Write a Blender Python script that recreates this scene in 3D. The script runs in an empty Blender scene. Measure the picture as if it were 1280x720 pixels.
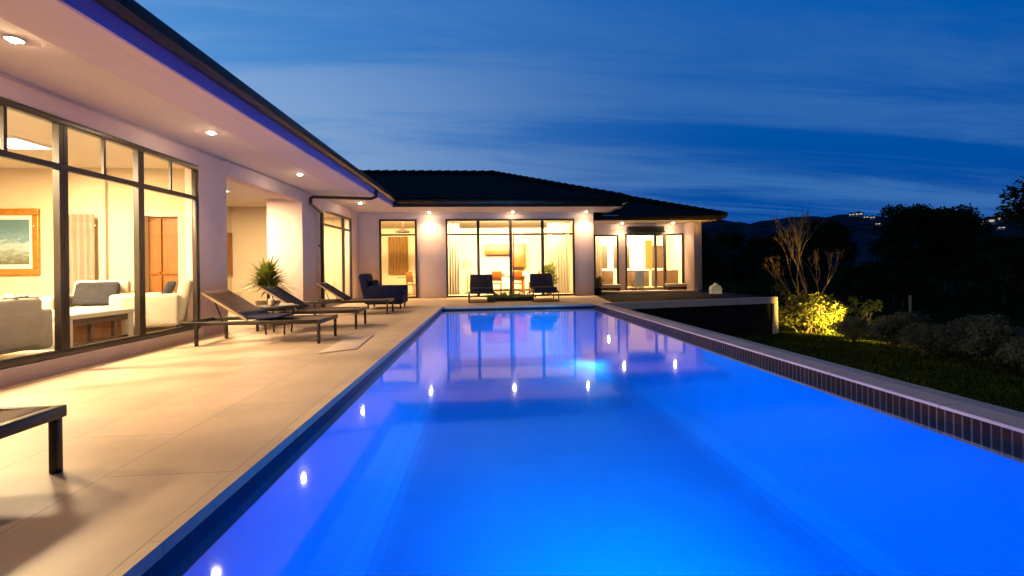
import bpy, math, random
import numpy as np
from mathutils import Matrix, Vector

random.seed(7); rng = np.random.default_rng(11)
sc = bpy.context.scene
COL = sc.collection
PI = math.pi

# ------------------------------------------------------------------ materials
def nodes(m):
    m.use_nodes = True
    nt = m.node_tree; nt.nodes.clear()
    out = nt.nodes.new('ShaderNodeOutputMaterial')
    return nt, out

def N(nt, typ, **kw):
    n = nt.nodes.new(typ)
    for k, v in kw.items():
        if k in n.inputs: n.inputs[k].default_value = v
        else: setattr(n, k, v)
    return n

def mat(name, col, rough=0.6, var=0.12, scale=6.0, bump=0.0, bscale=60.0, metal=0.0, col2=None, stretch=(1, 1, 1), emis=None, estr=0.0, trans=0.0, sheen=0.0, spec=0.5):
    """principled material whose base colour wanders between two tones with object-space noise"""
    m = bpy.data.materials.new(name); nt, out = nodes(m); L = nt.links.new
    p = N(nt, 'ShaderNodeBsdfPrincipled'); p.inputs['Roughness'].default_value = rough; p.inputs['Metallic'].default_value = metal
    p.inputs['Specular IOR Level'].default_value = spec
    if sheen: p.inputs['Sheen Weight'].default_value = sheen
    tc = N(nt, 'ShaderNodeTexCoord'); mp = N(nt, 'ShaderNodeMapping'); mp.inputs['Scale'].default_value = stretch
    L(tc.outputs['Object'], mp.inputs['Vector'])
    nz = N(nt, 'ShaderNodeTexNoise', Scale=scale, Detail=6.0, Roughness=0.6); L(mp.outputs['Vector'], nz.inputs['Vector'])
    c2 = col2 or tuple(min(1, c * (1 + var)) for c in col)
    c1 = tuple(c * (1 - var) for c in col)
    r = N(nt, 'ShaderNodeMapRange'); r.inputs['From Min'].default_value = .3; r.inputs['From Max'].default_value = .7
    L(nz.outputs['Fac'], r.inputs['Value'])
    mx = N(nt, 'ShaderNodeMix', data_type='RGBA'); mx.inputs[6].default_value = (*c1, 1); mx.inputs[7].default_value = (*c2, 1)
    L(r.outputs['Result'], mx.inputs[0]); L(mx.outputs[2], p.inputs['Base Color'])
    if bump:
        n2 = N(nt, 'ShaderNodeTexNoise', Scale=bscale, Detail=4.0); L(mp.outputs['Vector'], n2.inputs['Vector'])
        b = N(nt, 'ShaderNodeBump', Strength=bump, Distance=.01); L(n2.outputs['Fac'], b.inputs['Height']); L(b.outputs['Normal'], p.inputs['Normal'])
    if emis:
        p.inputs['Emission Color'].default_value = (*emis, 1); p.inputs['Emission Strength'].default_value = estr
    if trans:
        t = N(nt, 'ShaderNodeBsdfTranslucent'); L(mx.outputs[2], t.inputs['Color'])
        ms = N(nt, 'ShaderNodeMixShader'); ms.inputs[0].default_value = trans
        L(p.outputs[0], ms.inputs[1]); L(t.outputs[0], ms.inputs[2]); L(ms.outputs[0], out.inputs['Surface'])
    else: L(p.outputs[0], out.inputs['Surface'])
    return m

def emit_mat(name, col, s):
    m = bpy.data.materials.new(name); nt, out = nodes(m)
    e = N(nt, 'ShaderNodeEmission', Strength=s); e.inputs['Color'].default_value = (*col, 1)
    nt.links.new(e.outputs[0], out.inputs['Surface']); return m

def brick_mat(name, c1, c2, cm, bw, rh, mortar=.01, rough=.5, axes='xy', bump=.3, offset=.5, noise=.15, coat=0.0, spec=.5):
    """tiles / bricks laid in world metres on the chosen pair of axes"""
    m = bpy.data.materials.new(name); nt, out = nodes(m); L = nt.links.new
    p = N(nt, 'ShaderNodeBsdfPrincipled'); p.inputs['Roughness'].default_value = rough; p.inputs['Coat Weight'].default_value = coat; p.inputs['Specular IOR Level'].default_value = spec
    tc = N(nt, 'ShaderNodeTexCoord'); sp = N(nt, 'ShaderNodeSeparateXYZ'); cb = N(nt, 'ShaderNodeCombineXYZ')
    L(tc.outputs['Object'], sp.inputs[0])
    ix = {'x': 0, 'y': 1, 'z': 2}
    L(sp.outputs[ix[axes[0]]], cb.inputs[0]); L(sp.outputs[ix[axes[1]]], cb.inputs[1])
    br = N(nt, 'ShaderNodeTexBrick'); br.offset = offset
    for k, v in (('Color1', c1), ('Color2', c2), ('Mortar', cm)): br.inputs[k].default_value = (*v, 1)
    br.inputs['Scale'].default_value = 1; br.inputs['Mortar Size'].default_value = mortar; br.inputs['Brick Width'].default_value = bw; br.inputs['Row Height'].default_value = rh
    br.inputs['Mortar Smooth'].default_value = .3
    L(cb.outputs[0], br.inputs['Vector'])
    nz = N(nt, 'ShaderNodeTexNoise', Scale=2.2, Detail=7.0, Roughness=.65); L(tc.outputs['Object'], nz.inputs['Vector'])
    mr = N(nt, 'ShaderNodeMapRange'); mr.inputs['From Min'].default_value = .3; mr.inputs['From Max'].default_value = .7
    mr.inputs['To Min'].default_value = 1 - noise; mr.inputs['To Max'].default_value = 1 + noise
    L(nz.outputs['Fac'], mr.inputs['Value'])
    mx = N(nt, 'ShaderNodeMix', data_type='RGBA', blend_type='MULTIPLY'); mx.inputs[0].default_value = 1
    L(br.outputs['Color'], mx.inputs[6]); L(mr.outputs['Result'], mx.inputs[7]); L(mx.outputs[2], p.inputs['Base Color'])
    b = N(nt, 'ShaderNodeBump', Strength=bump, Distance=.004); b.invert = True
    L(br.outputs['Fac'], b.inputs['Height']); L(b.outputs['Normal'], p.inputs['Normal'])
    L(p.outputs[0], out.inputs['Surface']); return m

def glass_mat(name, tint=(.97, .97, .95), ior=1.45):
    m = bpy.data.materials.new(name); nt, out = nodes(m); L = nt.links.new
    t = N(nt, 'ShaderNodeBsdfTransparent'); t.inputs['Color'].default_value = (*tint, 1)
    g = N(nt, 'ShaderNodeBsdfGlossy'); g.inputs['Roughness'].default_value = 0.0
    f = N(nt, 'ShaderNodeFresnel', IOR=ior); nz = N(nt, 'ShaderNodeTexNoise', Scale=.8, Detail=1.0)
    b = N(nt, 'ShaderNodeBump', Strength=.02, Distance=.02); L(nz.outputs['Fac'], b.inputs['Height']); L(b.outputs['Normal'], g.inputs['Normal'])
    ms = N(nt, 'ShaderNodeMixShader'); L(f.outputs[0], ms.inputs[0]); L(t.outputs[0], ms.inputs[1]); L(g.outputs[0], ms.inputs[2])
    L(ms.outputs[0], out.inputs['Surface']); return m

def water_mat():
    m = bpy.data.materials.new('pool_water'); nt, out = nodes(m); L = nt.links.new
    t = N(nt, 'ShaderNodeBsdfTransparent'); t.inputs['Color'].default_value = (.80, .93, 1, 1)
    g = N(nt, 'ShaderNodeBsdfGlossy'); g.inputs['Roughness'].default_value = 0.055; g.inputs['Color'].default_value = (1, 1, 1, 1)
    tc = N(nt, 'ShaderNodeTexCoord'); mp = N(nt, 'ShaderNodeMapping'); mp.inputs['Scale'].default_value = (1, .6, 1); L(tc.outputs['Object'], mp.inputs[0])
    nz = N(nt, 'ShaderNodeTexNoise', Scale=2.2, Detail=3.0, Roughness=.55, Distortion=.4); L(mp.outputs[0], nz.inputs['Vector'])
    b = N(nt, 'ShaderNodeBump', Strength=.018, Distance=.05); L(nz.outputs['Fac'], b.inputs['Height'])
    f = N(nt, 'ShaderNodeFresnel', IOR=1.45); L(b.outputs[0], f.inputs['Normal']); L(b.outputs[0], g.inputs['Normal'])
    ms = N(nt, 'ShaderNodeMixShader'); L(f.outputs[0], ms.inputs[0]); L(t.outputs[0], ms.inputs[1]); L(g.outputs[0], ms.inputs[2])
    L(ms.outputs[0], out.inputs['Surface']); return m

M = {}
M['plaster'] = mat('plaster', (.72, .55, .49), .85, .05, 3, .15, 90)
M['plinth'] = mat('plinth_plaster', (.70, .56, .46), .8, .06, 4, .15, 80)
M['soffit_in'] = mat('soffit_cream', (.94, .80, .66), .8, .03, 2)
M['soffit_shade'] = mat('soffit_shade_tint', (.90, .72, .68), .75, .03, 2)  # pinker tone paints in the shade past the edge of the window light
M['fascia'] = mat('fascia_pool_glow', (.34, .25, .74), .5, .06, 3)  # white paint with the pool's blue glow put into its colour
M['gutter'] = mat('bronze_gutter', (.020, .012, .009), .35, .2, 5, metal=.3)
M['frame'] = mat('bronze_aluminium', (.022, .015, .011), .35, .2, 6)
M['glass'] = glass_mat('window_glass')
M['int_wall'] = mat('cream_interior', (.60, .50, .34), .85, .03, 1.2)
M['int_ceil'] = mat('white_ceiling', (.74, .68, .56), .9, .02, 1)
M['int_floor'] = mat('pale_tile_floor', (.66, .57, .44), .25, .08, 2)
M['deck'] = brick_mat('deck_tile', (.53, .395, .28), (.475, .355, .255), (.33, .245, .175), 1.2, .62, .005, .42, 'yx', .35, .5, .14)
M['coping'] = brick_mat('coping_stone', (.80, .60, .50), (.72, .55, .46), (.4, .3, .25), 1.0, .6, .006, .5, 'yx', .2, 0, .12)
M['coping_face'] = mat('coping_edge', (.42, .37, .33), .5, .1, 8)
M['kerb'] = mat('grey_kerb', (.44, .43, .45), .7, .12, 5, .2, 70)
M['band_y'] = brick_mat('waterline_tile', (.014, .006, .004), (.035, .014, .009), (.15, .08, .052), .058, .4, .006, .4, 'yz', .4, 0, .3, spec=.15)
M['band_x'] = brick_mat('waterline_tile_far', (.014, .006, .004), (.035, .014, .009), (.15, .08, .052), .058, .4, .006, .4, 'xz', .4, 0, .3, spec=.15)
M['band_pool_tint'] = brick_mat('waterline_tile_pool_tint', (.006, .006, .030), (.012, .010, .050), (.016, .014, .05), .058, .4, .008, .4, 'yz', .4, 0, .3, spec=.15)  # same tile, the pool's blue light tinted into its colour
M['band_far'] = brick_mat('waterline_tile_pool_tint_far', (.006, .006, .030), (.012, .010, .050), (.016, .014, .05), .058, .4, .008, .4, 'xz', .4, 0, .3, spec=.15)  # end walls, blue pool light tinted in likewise
M['shell_edge'] = mat('cove_light_streak', (.035, .44, .90), .7, .05, 1.2)  # paler blue paints the light streak along the floor edge
M['shell'] = mat('blue_pool_plaster', (.02, .38, .85), .7, .05, 1.2)
M['water'] = water_mat()
M['roof'] = brick_mat('slate_roof', (.011, .011, .014), (.015, .014, .018), (.005, .005, .006), .33, .30, .02, .9, 'xy', .8, .5, .3, spec=.12)
M['ridge'] = mat('ridge_tile', (.010, .010, .013), .85, .2, 5, spec=.15)
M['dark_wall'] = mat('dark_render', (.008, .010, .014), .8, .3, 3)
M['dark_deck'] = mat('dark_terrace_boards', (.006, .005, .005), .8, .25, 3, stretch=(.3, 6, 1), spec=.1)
M['white_band'] = mat('white_render', (.80, .76, .78), .7, .08, 3)
M['lamp'] = emit_mat('downlight_lens', (1, .74, .44), 480)
M['trim'] = mat('white_trim', (.75, .72, .66), .4, .03, 5)
M['steel'] = mat('dark_bronze_frame', (.020, .015, .013), .35, .2, 9, metal=.2)
M['tanframe'] = mat('pale_bronze_tube', (.42, .30, .18), .4, .1, 9, metal=.4)
M['sling'] = brick_mat('brown_mesh_sling', (.16, .10, .075), (.185, .115, .085), (.08, .05, .038), .014, .007, .002, .85, 'xy', .4, .5, .15, spec=.25)
M['slingnavy'] = brick_mat('grey_mesh_sling', (.018, .018, .05), (.021, .021, .055), (.009, .009, .024), .014, .007, .002, .85, 'xy', .4, .5, .15, spec=.2)
M['navy'] = mat('navy_fabric', (.007, .009, .040), .95, .25, 14, .3, 250, spec=.2)
M['navypad'] = mat('navy_cushion', (.026, .026, .046), .95, .25, 10, .3, 220, spec=.2)
M['black_rattan'] = mat('dark_rattan', (.016, .012, .011), .5, .4, 40, .6, 120)
M['white_fab'] = mat('white_upholstery', (.50, .45, .36), .9, .06, 5, .3, 40)
M['grey_fab'] = mat('grey_upholstery', (.21, .185, .165), .95, .14, 5, .4, 60)
M['throw'] = mat('fringed_throw', (.50, .46, .42), .95, .9, 26, .6, 80, col2=(.7, .66, .6))
M['char'] = mat('charcoal_cushion', (.016, .016, .022), .9, .3, 9, .3, 90)
M['gold'] = mat('gilt_frame', (.40, .19, .03), .35, .25, 12, .3, 60, metal=.55)
M['mount'] = mat('cream_mount', (.75, .70, .58), .8, .03, 4)
M['white_wood'] = mat('white_lacquer', (.52, .47, .38), .4, .04, 3)
M['dark_wood'] = mat('dark_wood', (.055, .028, .014), .45, .35, 4, stretch=(1, 8, 8))
M['honey'] = mat('honey_wood', (.21, .085, .015), .4, .25, 3, stretch=(8, 8, .8))
M['orange'] = mat('orange_wood', (.26, .075, .005), .4, .15, 3, stretch=(1, 6, 6))
M['curt'] = mat('cream_curtain', (.42, .37, .28), .9, .12, 3, stretch=(6, 6, .3), trans=.5)
M['curtg'] = mat('grey_curtain', (.30, .26, .20), .9, .15, 3, stretch=(6, 6, .3), trans=.2)
M['curto'] = mat('amber_curtain', (.24, .13, .03), .9, .15, 3, stretch=(6, 6, .3), trans=.2)
M['terra'] = mat('terracotta', (.40, .15, .07), .8, .15, 8, .2, 60)
M['creampot'] = mat('cream_glazed_pot', (.62, .48, .30), .4, .12, 5)
M['leaf_dracaena'] = mat('bright_leaf', (.22, .25, .035), .5, .5, 5, trans=.25)
M['leaf_lit'] = mat('shrub_leaf', (.12, .14, .018), .55, .5, 3, trans=.25)
M['leaf_hedge'] = mat('greygreen_leaf', (.12, .14, .085), .75, .5, 2.5, trans=.15, spec=.2)
M['leaf_dark'] = mat('night_tree_leaf', (.034, .042, .016), .8, .5, .6, trans=.1, spec=.1)
M['bark'] = mat('bark', (.16, .12, .085), .9, .4, 6, .6, 30, stretch=(3, 3, .6))
M['bark_dark'] = mat('dark_bark', (.055, .045, .035), .9, .4, 5, .6, 30, stretch=(3, 3, .6))
M['soil'] = mat('soil', (.085, .06, .035), .95, .4, 4, .6, 30, spec=.05)
M['grass'] = mat('grass_blade', (.075, .105, .016), .8, .5, 1.2, trans=.2, spec=.1)
M['ground'] = mat('lawn_ground', (.024, .032, .008), .95, .35, 1.5, .5, 50, spec=0)
M['hill'] = mat('wooded_hill', (.030, .055, .095), 1, .6, .02, spec=0.0)
M['post'] = mat('pale_post', (.55, .42, .36), .6, .12, 6)
M['blackmet'] = mat('black_metal', (.012, .012, .012), .4, .3, 8)
M['mat'] = mat('pale_mat', (.56, .45, .37), .9, .06, 6, .3, 90)
M['creamorn_glow'] = mat('cream_stone_glow', (.72, .66, .50), .7, .1, 9, .3, 40, emis=(1, .85, .5), estr=.12)  # faint emission added so the cream pieces look lit; not a lamp
M['mirror'] = mat('dark_mirror', (.05, .03, .015), .35, .3, 3)
M['grey_alu'] = mat('grey_door_frame', (.20, .18, .17), .45, .1, 5)

# ------------------------------------------------------------------ mesh helper
class MB:
    def __init__(s): s.v = []; s.f = []; s.mi = []; s.cur = 0
    def add(s, vs, fs):
        n = len(s.v); s.v += [tuple(v) for v in vs]; s.f += [tuple(i + n for i in f) for f in fs]; s.mi += [s.cur] * len(fs); return s
    def hexa(s, p):   # p: 4 bottom (ccw from above), 4 top
        return s.add(p, [(3, 2, 1, 0), (4, 5, 6, 7), (0, 1, 5, 4), (1, 2, 6, 5), (2, 3, 7, 6), (3, 0, 4, 7)])
    def box(s, x0, x1, y0, y1, z0, z1):
        if x0 > x1: x0, x1 = x1, x0
        if y0 > y1: y0, y1 = y1, y0
        f = lambda z, y: z(y) if callable(z) else z
        return s.hexa([(x0, y0, f(z0, y0)), (x1, y0, f(z0, y0)), (x1, y1, f(z0, y1)), (x0, y1, f(z0, y1)),
                       (x0, y0, f(z1, y0)), (x1, y0, f(z1, y0)), (x1, y1, f(z1, y1)), (x0, y1, f(z1, y1))])
    def quad(s, *p): return s.add(p, [tuple(range(len(p)))])
    def cyl(s, a, b, r0, r1=None, n=10, cap=True):
        r1 = r0 if r1 is None else r1
        a = Vector(a); b = Vector(b); d = (b - a)
        if d.length < 1e-6: return s
        d.normalize(); u = d.orthogonal().normalized(); w = d.cross(u)
        vs = [a + (u * math.cos(2 * PI * i / n) + w * math.sin(2 * PI * i / n)) * r0 for i in range(n)] + \
             [b + (u * math.cos(2 * PI * i / n) + w * math.sin(2 * PI * i / n)) * r1 for i in range(n)]
        fs = [(i, (i + 1) % n, n + (i + 1) % n, n + i) for i in range(n)]
        if cap: fs += [tuple(range(n - 1, -1, -1)), tuple(range(n, 2 * n))]
        return s.add(vs, fs)
    def path(s, pts, r, n=8):
        for a, b in zip(pts, pts[1:]): s.cyl(a, b, r, r, n)
        for p in pts[1:-1]: s.ball(p, r * 1.02, 6, 8)
        return s
    def ball(s, c, r, nu=8, nv=12, sx=1, sy=1, sz=1):
        prof = [(r * math.sin(PI * i / nu), -r * math.cos(PI * i / nu)) for i in range(nu + 1)]
        return s.lathe(prof, c, nv, sx, sy, sz)
    def lathe(s, prof, c=(0, 0, 0), n=20, sx=1, sy=1, sz=1):
        vs = []; fs = []
        for r, z in prof:
            for i in range(n):
                t = 2 * PI * i / n; vs.append((c[0] + r * math.cos(t) * sx, c[1] + r * math.sin(t) * sy, c[2] + z * sz))
        for k in range(len(prof) - 1):
            for i in range(n):
                fs.append((k * n + i, k * n + (i + 1) % n, (k + 1) * n + (i + 1) % n, (k + 1) * n + i))
        return s.add(vs, fs)
    def prism(s, poly, y0, y1):   # poly in (x,z), extruded on y
        n = len(poly); vs = [(x, y0, z) for x, z in poly] + [(x, y1, z) for x, z in poly]
        fs = [(i, (i + 1) % n, n + (i + 1) % n, n + i) for i in range(n)] + [tuple(range(n - 1, -1, -1)), tuple(range(n, 2 * n))]
        return s.add(vs, fs)
    def build(s, name, m, parent=None, bevel=0.0, smooth=False, world=False, label=None, seg=2):
        me = bpy.data.meshes.new(name)
        v = s.v
        if world and parent is not None:
            l = parent.location if parent.parent is None else parent.matrix_basis.translation
            off = Vector((0, 0, 0)); o_ = parent
            while o_ is not None: off += o_.location; o_ = o_.parent
            v = [(a[0] - off.x, a[1] - off.y, a[2] - off.z) for a in v]
        me.from_pydata(v, [], s.f); me.update()
        ms = m if isinstance(m, (list, tuple)) else [m]
        for mm in ms: me.materials.append(mm)
        if len(ms) > 1: me.polygons.foreach_set('material_index', s.mi)
        if smooth: me.polygons.foreach_set('use_smooth', [True] * len(me.polygons))
        o = bpy.data.objects.new(name, me); COL.objects.link(o); o.parent = parent
        if bevel:
            b = o.modifiers.new('bevel', 'BEVEL'); b.width = bevel; b.segments = seg; b.limit_method = 'ANGLE'; b.angle_limit = .6
            me.polygons.foreach_set('use_smooth', [True] * len(me.polygons))
        if label: o['label'] = label
        return o

def tag(o, label, cat=None, group=None, kind=None):
    if label: o['label'] = label
    if cat: o['category'] = cat
    if group: o['group'] = group
    if kind: o['kind'] = kind
    return o

def thing(name, label, cat, loc=(0, 0, 0), rz=0.0, group=None):
    o = bpy.data.objects.new(name, None); COL.objects.link(o); o.location = loc; o.rotation_euler = (0, 0, rz)
    o.empty_display_size = .2
    return tag(o, label, cat, group)

def dup(o, loc, rz, label, group=None, scale=None):
    def rec(a, par):
        c = a.copy(); COL.objects.link(c); c.parent = par
        for ch in list(a.children): rec(ch, c)
        return c
    c = rec(o, None); c.location = loc; c.rotation_euler = (0, 0, rz); c['label'] = label
    if group: c['group'] = group
    if scale: c.scale = scale
    return c

def struct(name, mb, m, label=None, **k):
    o = mb.build(name, m, None, **k); o['kind'] = 'structure'
    if label: o['label'] = label
    return o

def leaves(name, m, parent, clumps, size, seed=0, aspect=.5, droop=.3, world=False, label=None):
    """clumps: (cx,cy,cz,rx,ry,rz,n) -> one mesh of many small pointed leaf faces filling the volumes"""
    g = np.random.default_rng(seed); P = []; 
    for cx, cy, cz, rx, ry, rz, n in clumps:
        d = g.normal(size=(n, 3)); d /= np.linalg.norm(d, axis=1)[:, None]
        r = g.random(n) ** .45
        P.append(d * r[:, None] * np.array([rx, ry, rz]) + np.array([cx, cy, cz]))
    P = np.concatenate(P); n = len(P)
    a = g.normal(size=(n, 3)); a[:, 2] -= droop; a /= np.linalg.norm(a, axis=1)[:, None]
    b = np.cross(a, g.normal(size=(n, 3))); b /= np.linalg.norm(b, axis=1)[:, None]
    s = size * (0.6 + .8 * g.random(n))[:, None]
    V = np.stack([P, P + a * s * .5 + b * s * aspect * .5, P + a * s, P + a * s * .5 - b * s * aspect * .5], 1).reshape(-1, 3)
    if world and parent is not None: V = V - np.array(parent.location)
    me = bpy.data.meshes.new(name)
    me.vertices.add(4 * n); me.vertices.foreach_set('co', V.astype(np.float32).ravel())
    me.loops.add(4 * n); me.loops.foreach_set('vertex_index', np.arange(4 * n, dtype=np.int32))
    me.polygons.add(n); me.polygons.foreach_set('loop_start', np.arange(0, 4 * n, 4, dtype=np.int32)); me.polygons.foreach_set('loop_total', np.full(n, 4, dtype=np.int32))
    me.update(calc_edges=True); me.materials.append(m)
    o = bpy.data.objects.new(name, me); COL.objects.link(o); o.parent = parent
    if label: o['label'] = label
    return o

def area(name, loc, sx, sy, power, col, rot=(0, 0, 0), parent=None, spread=PI):
    l = bpy.data.lights.new(name, 'AREA'); l.shape = 'RECTANGLE'; l.size = sx; l.size_y = sy; l.energy = power; l.color = col; l.spread = spread
    o = bpy.data.objects.new(name, l); COL.objects.link(o); o.location = loc; o.rotation_euler = rot; return o

def spot(name, loc, target, power, col, angle=100, blend=.6, r=.04):
    l = bpy.data.lights.new(name, 'SPOT'); l.energy = power; l.color = col; l.spot_size = math.radians(angle); l.spot_blend = blend; l.shadow_soft_size = r
    o = bpy.data.objects.new(name, l); COL.objects.link(o); o.location = loc
    o.rotation_euler = (Vector(target) - Vector(loc)).to_track_quat('-Z', 'Y').to_euler(); return o

# ------------------------------------------------------------------ camera (16 mm, level, lens shifted down)
F, H0, VPX = 569.0, 337.5, 597.0
yaw = math.atan((640 - VPX) / F); roll = math.radians(.7)
fw = Vector((math.sin(yaw), math.cos(yaw), 0)); r0 = Vector((math.cos(yaw), -math.sin(yaw), 0)); u0 = Vector((0, 0, 1))
rt = r0 * math.cos(roll) - u0 * math.sin(roll); up = r0 * math.sin(roll) + u0 * math.cos(roll)
cam = bpy.data.cameras.new('camera'); co = bpy.data.objects.new('camera', cam); COL.objects.link(co)
cam.sensor_width = 36; cam.lens = F / 1280 * 36; cam.shift_y = -(360 - H0) / 1280; cam.clip_start = .05; cam.clip_end = 8000
mw = Matrix((rt, up, -fw)).transposed().to_4x4(); mw.translation = (0, 0, 1.0); co.matrix_world = mw
sc.camera = co

# ------------------------------------------------------------------ dusk sky
w = bpy.data.worlds.new('World'); sc.world = w; w.use_nodes = True
nt = w.node_tree; nt.nodes.clear(); L = nt.links.new
wo = N(nt, 'ShaderNodeOutputWorld'); bg = N(nt, 'ShaderNodeBackground', Strength=1.0); L(bg.outputs[0], wo.inputs[0])
tc = N(nt, 'ShaderNodeTexCoord'); sp = N(nt, 'ShaderNodeSeparateXYZ'); L(tc.outputs['Generated'], sp.inputs[0])
def ramp(stops, src):
    r = N(nt, 'ShaderNodeValToRGB'); el = r.color_ramp.elements
    while len(el) > 1: el.remove(el[0])
    el[0].position = stops[0][0]; el[0].color = (*stops[0][1], 1)
    for p, c in stops[1:]:
        e = el.new(p); e.color = (*c, 1)
    L(src, r.inputs[0]); return r
def mth(op, a, b=None, c=None):
    n = N(nt, 'ShaderNodeMath', operation=op)
    for i, x in enumerate((a, b, c)):
        if x is None: continue
        if hasattr(x, 'links'): L(x, n.inputs[i])
        else: n.inputs[i].default_value = x
    return n.outputs[0]
X, Y, Z = sp.outputs
# azimuth factor: 0 to the left of the view, 1 to the right
az = N(nt, 'ShaderNodeMapRange', interpolation_type='SMOOTHSTEP'); az.inputs['From Min'].default_value = -.95; az.inputs['From Max'].default_value = .55; L(X, az.inputs['Value'])
left = ramp([(0, (.20, .42, .72)), (.16, (.17, .40, .74)), (.35, (.11, .34, .74)), (.50, (.07, .27, .66)), (.72, (.010, .05, .17)), (1, (.006, .035, .12))], Z)
right = ramp([(0, (.0, .060, .30)), (.10, (.0, .066, .33)), (.25, (.0, .080, .37)), (.5, (.001, .105, .43)), (.72, (.002, .04, .16)), (1, (.004, .03, .11))], Z)
mxs = N(nt, 'ShaderNodeMix', data_type='RGBA'); L(az.outputs[0], mxs.inputs[0]); L(left.outputs[0], mxs.inputs[6]); L(right.outputs[0], mxs.inputs[7])
# streaky cloud deck projected on a high plane
den = mth('ADD', mth('MAXIMUM', Z, 0.0), .10)
cu = mth('DIVIDE', X, den); cv = mth('DIVIDE', Y, den)
cbv = N(nt, 'ShaderNodeCombineXYZ'); L(cu, cbv.inputs[0]); L(cv, cbv.inputs[1])
mp = N(nt, 'ShaderNodeMapping'); mp.inputs['Rotation'].default_value = (0, 0, math.radians(-24)); mp.inputs['Scale'].default_value = (.22, 1.15, 1); L(cbv.outputs[0], mp.inputs[0])
n1 = N(nt, 'ShaderNodeTexNoise', Scale=1.5, Detail=8.0, Roughness=.62, Distortion=.6); L(mp.outputs[0], n1.inputs['Vector'])
n2 = N(nt, 'ShaderNodeTexNoise', Scale=.33, Detail=3.0, Roughness=.5); L(mp.outputs[0], n2.inputs['Vector'])
cl = N(nt, 'ShaderNodeMapRange', interpolation_type='SMOOTHSTEP'); cl.inputs['From Min'].default_value = .45; cl.inputs['From Max'].default_value = .62
L(mth('ADD', mth('MULTIPLY', n1.outputs['Fac'], .62), mth('MULTIPLY', n2.outputs['Fac'], .43)), cl.inputs['Value'])
band = N(nt, 'ShaderNodeMapRange', interpolation_type='SMOOTHSTEP'); band.inputs['From Min'].default_value = .62; band.inputs['From Max'].default_value = .12; L(Z, band.inputs['Value'])
ccol = N(nt, 'ShaderNodeMix', data_type='RGBA'); ccol.inputs[6].default_value = (.38, .55, .76, 1); ccol.inputs[7].default_value = (.040, .155, .44, 1); L(az.outputs[0], ccol.inputs[0])
mc = N(nt, 'ShaderNodeMix', data_type='RGBA'); L(mth('MULTIPLY', mth('MULTIPLY', cl.outputs[0], .92), mth('ADD', mth('MULTIPLY', band.outputs[0], .8), .2)), mc.inputs[0])
L(mxs.outputs[2], mc.inputs[6]); L(ccol.outputs[2], mc.inputs[7])
# the sky behind the viewpoint, away from the afterglow, is already night blue
bk_ = N(nt, 'ShaderNodeMapRange', interpolation_type='SMOOTHSTEP'); bk_.inputs['From Min'].default_value = -.25; bk_.inputs['From Max'].default_value = .35; bk_.inputs['To Min'].default_value = .22; L(Y, bk_.inputs['Value'])
mk = N(nt, 'ShaderNodeMix', data_type='RGBA', blend_type='MULTIPLY'); mk.inputs[0].default_value = 1; L(mc.outputs[2], mk.inputs[6]); L(bk_.outputs[0], mk.inputs[7]); mc = mk
# below the horizon: dark
dk = N(nt, 'ShaderNodeMapRange'); dk.inputs['From Min'].default_value = -.04; dk.inputs['From Max'].default_value = 0; L(Z, dk.inputs['Value'])
md = N(nt, 'ShaderNodeMix', data_type='RGBA'); md.inputs[6].default_value = (.004, .012, .03, 1); L(dk.outputs[0], md.inputs[0]); L(mc.outputs[2], md.inputs[7])
L(md.outputs[2], bg.inputs['Color'])
# last trace of the set sun, low behind the left of the house
sl = bpy.data.lights.new('sun', 'SUN'); sl.energy = .02; sl.angle = math.radians(12); sl.color = (1, .8, .7)
so = bpy.data.objects.new('sun', sl); COL.objects.link(so); so.rotation_euler = (math.radians(80), 0, math.radians(-60))

# ------------------------------------------------------------------ ground, deck, pool
PL = lambda y: -1.19 + .0185 * (y - 1.6)      # pool left edge
PR = lambda y: 3.255 + .0075 * (y - 2.5)      # pool right edge
PY0, PY1 = .55, 12.68
WZ = -.098; FZ = -1.42

g = MB()
xs = [-3000, -6, 3.70, 3000]; ys = [-600, -6, 12.85, 3000]
for i in range(3):
    for j in range(3):
        if i == 1 and j == 1: continue
        g.quad((xs[i], ys[j], -1.2), (xs[i + 1], ys[j], -1.2), (xs[i + 1], ys[j + 1], -1.2), (xs[i], ys[j + 1], -1.2))
struct('ground', g, M['ground'])

d = MB()
A, B_ = (PL(PY0), PY0), (PL(PY1), PY1); C_, D_ = (PR(PY1), PY1 + .12), (PR(PY0), PY0)
def slab(mb, poly, z0, z1):
    n = len(poly); vs = [(x, y, z0) for x, y in poly] + [(x, y, z1) for x, y in poly]
    mb.add(vs, [tuple(range(n - 1, -1, -1)), tuple(range(n, 2 * n))] + [(i, (i + 1) % n, n + (i + 1) % n, n + i) for i in range(n)])
slab(d, [(-4.55, -6), (A[0], -6), A, B_, (B_[0], 17.1), (-4.55, 17.1)], -.055, 0)
slab(d, [(B_[0] + .0005, B_[1]), C_, (3.95, 13.0), (4.45, 17.1), (B_[0] + .0005, 17.1)], -.055, 0)
slab(d, [(A[0] + .0005, -6), (D_[0], -6), D_, A], -.055, 0)
slab(d, [(-9, 8.22), (-4.551, 8.22), (-4.551, 13.0), (-9, 13.0)], -.055, 0)
struct('pool_deck', d, M['deck'])
# right-hand coping and its lower outer kerb
c = MB(); slab(c, [D_, (D_[0] + .235, PY0), (C_[0] + .235, 13.0), (C_[0] + .12, 13.0), C_], -.018, .004)
struct('pool_coping', c, M['coping'])
k = MB(); slab(k, [(D_[0] + .237, -6), (D_[0] + .46, -6), (C_[0] + .48, 13.02), (C_[0] + .237, 13.02)], -1.25, -.03)
struct('pool_kerb', k, M['kerb'])
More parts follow.
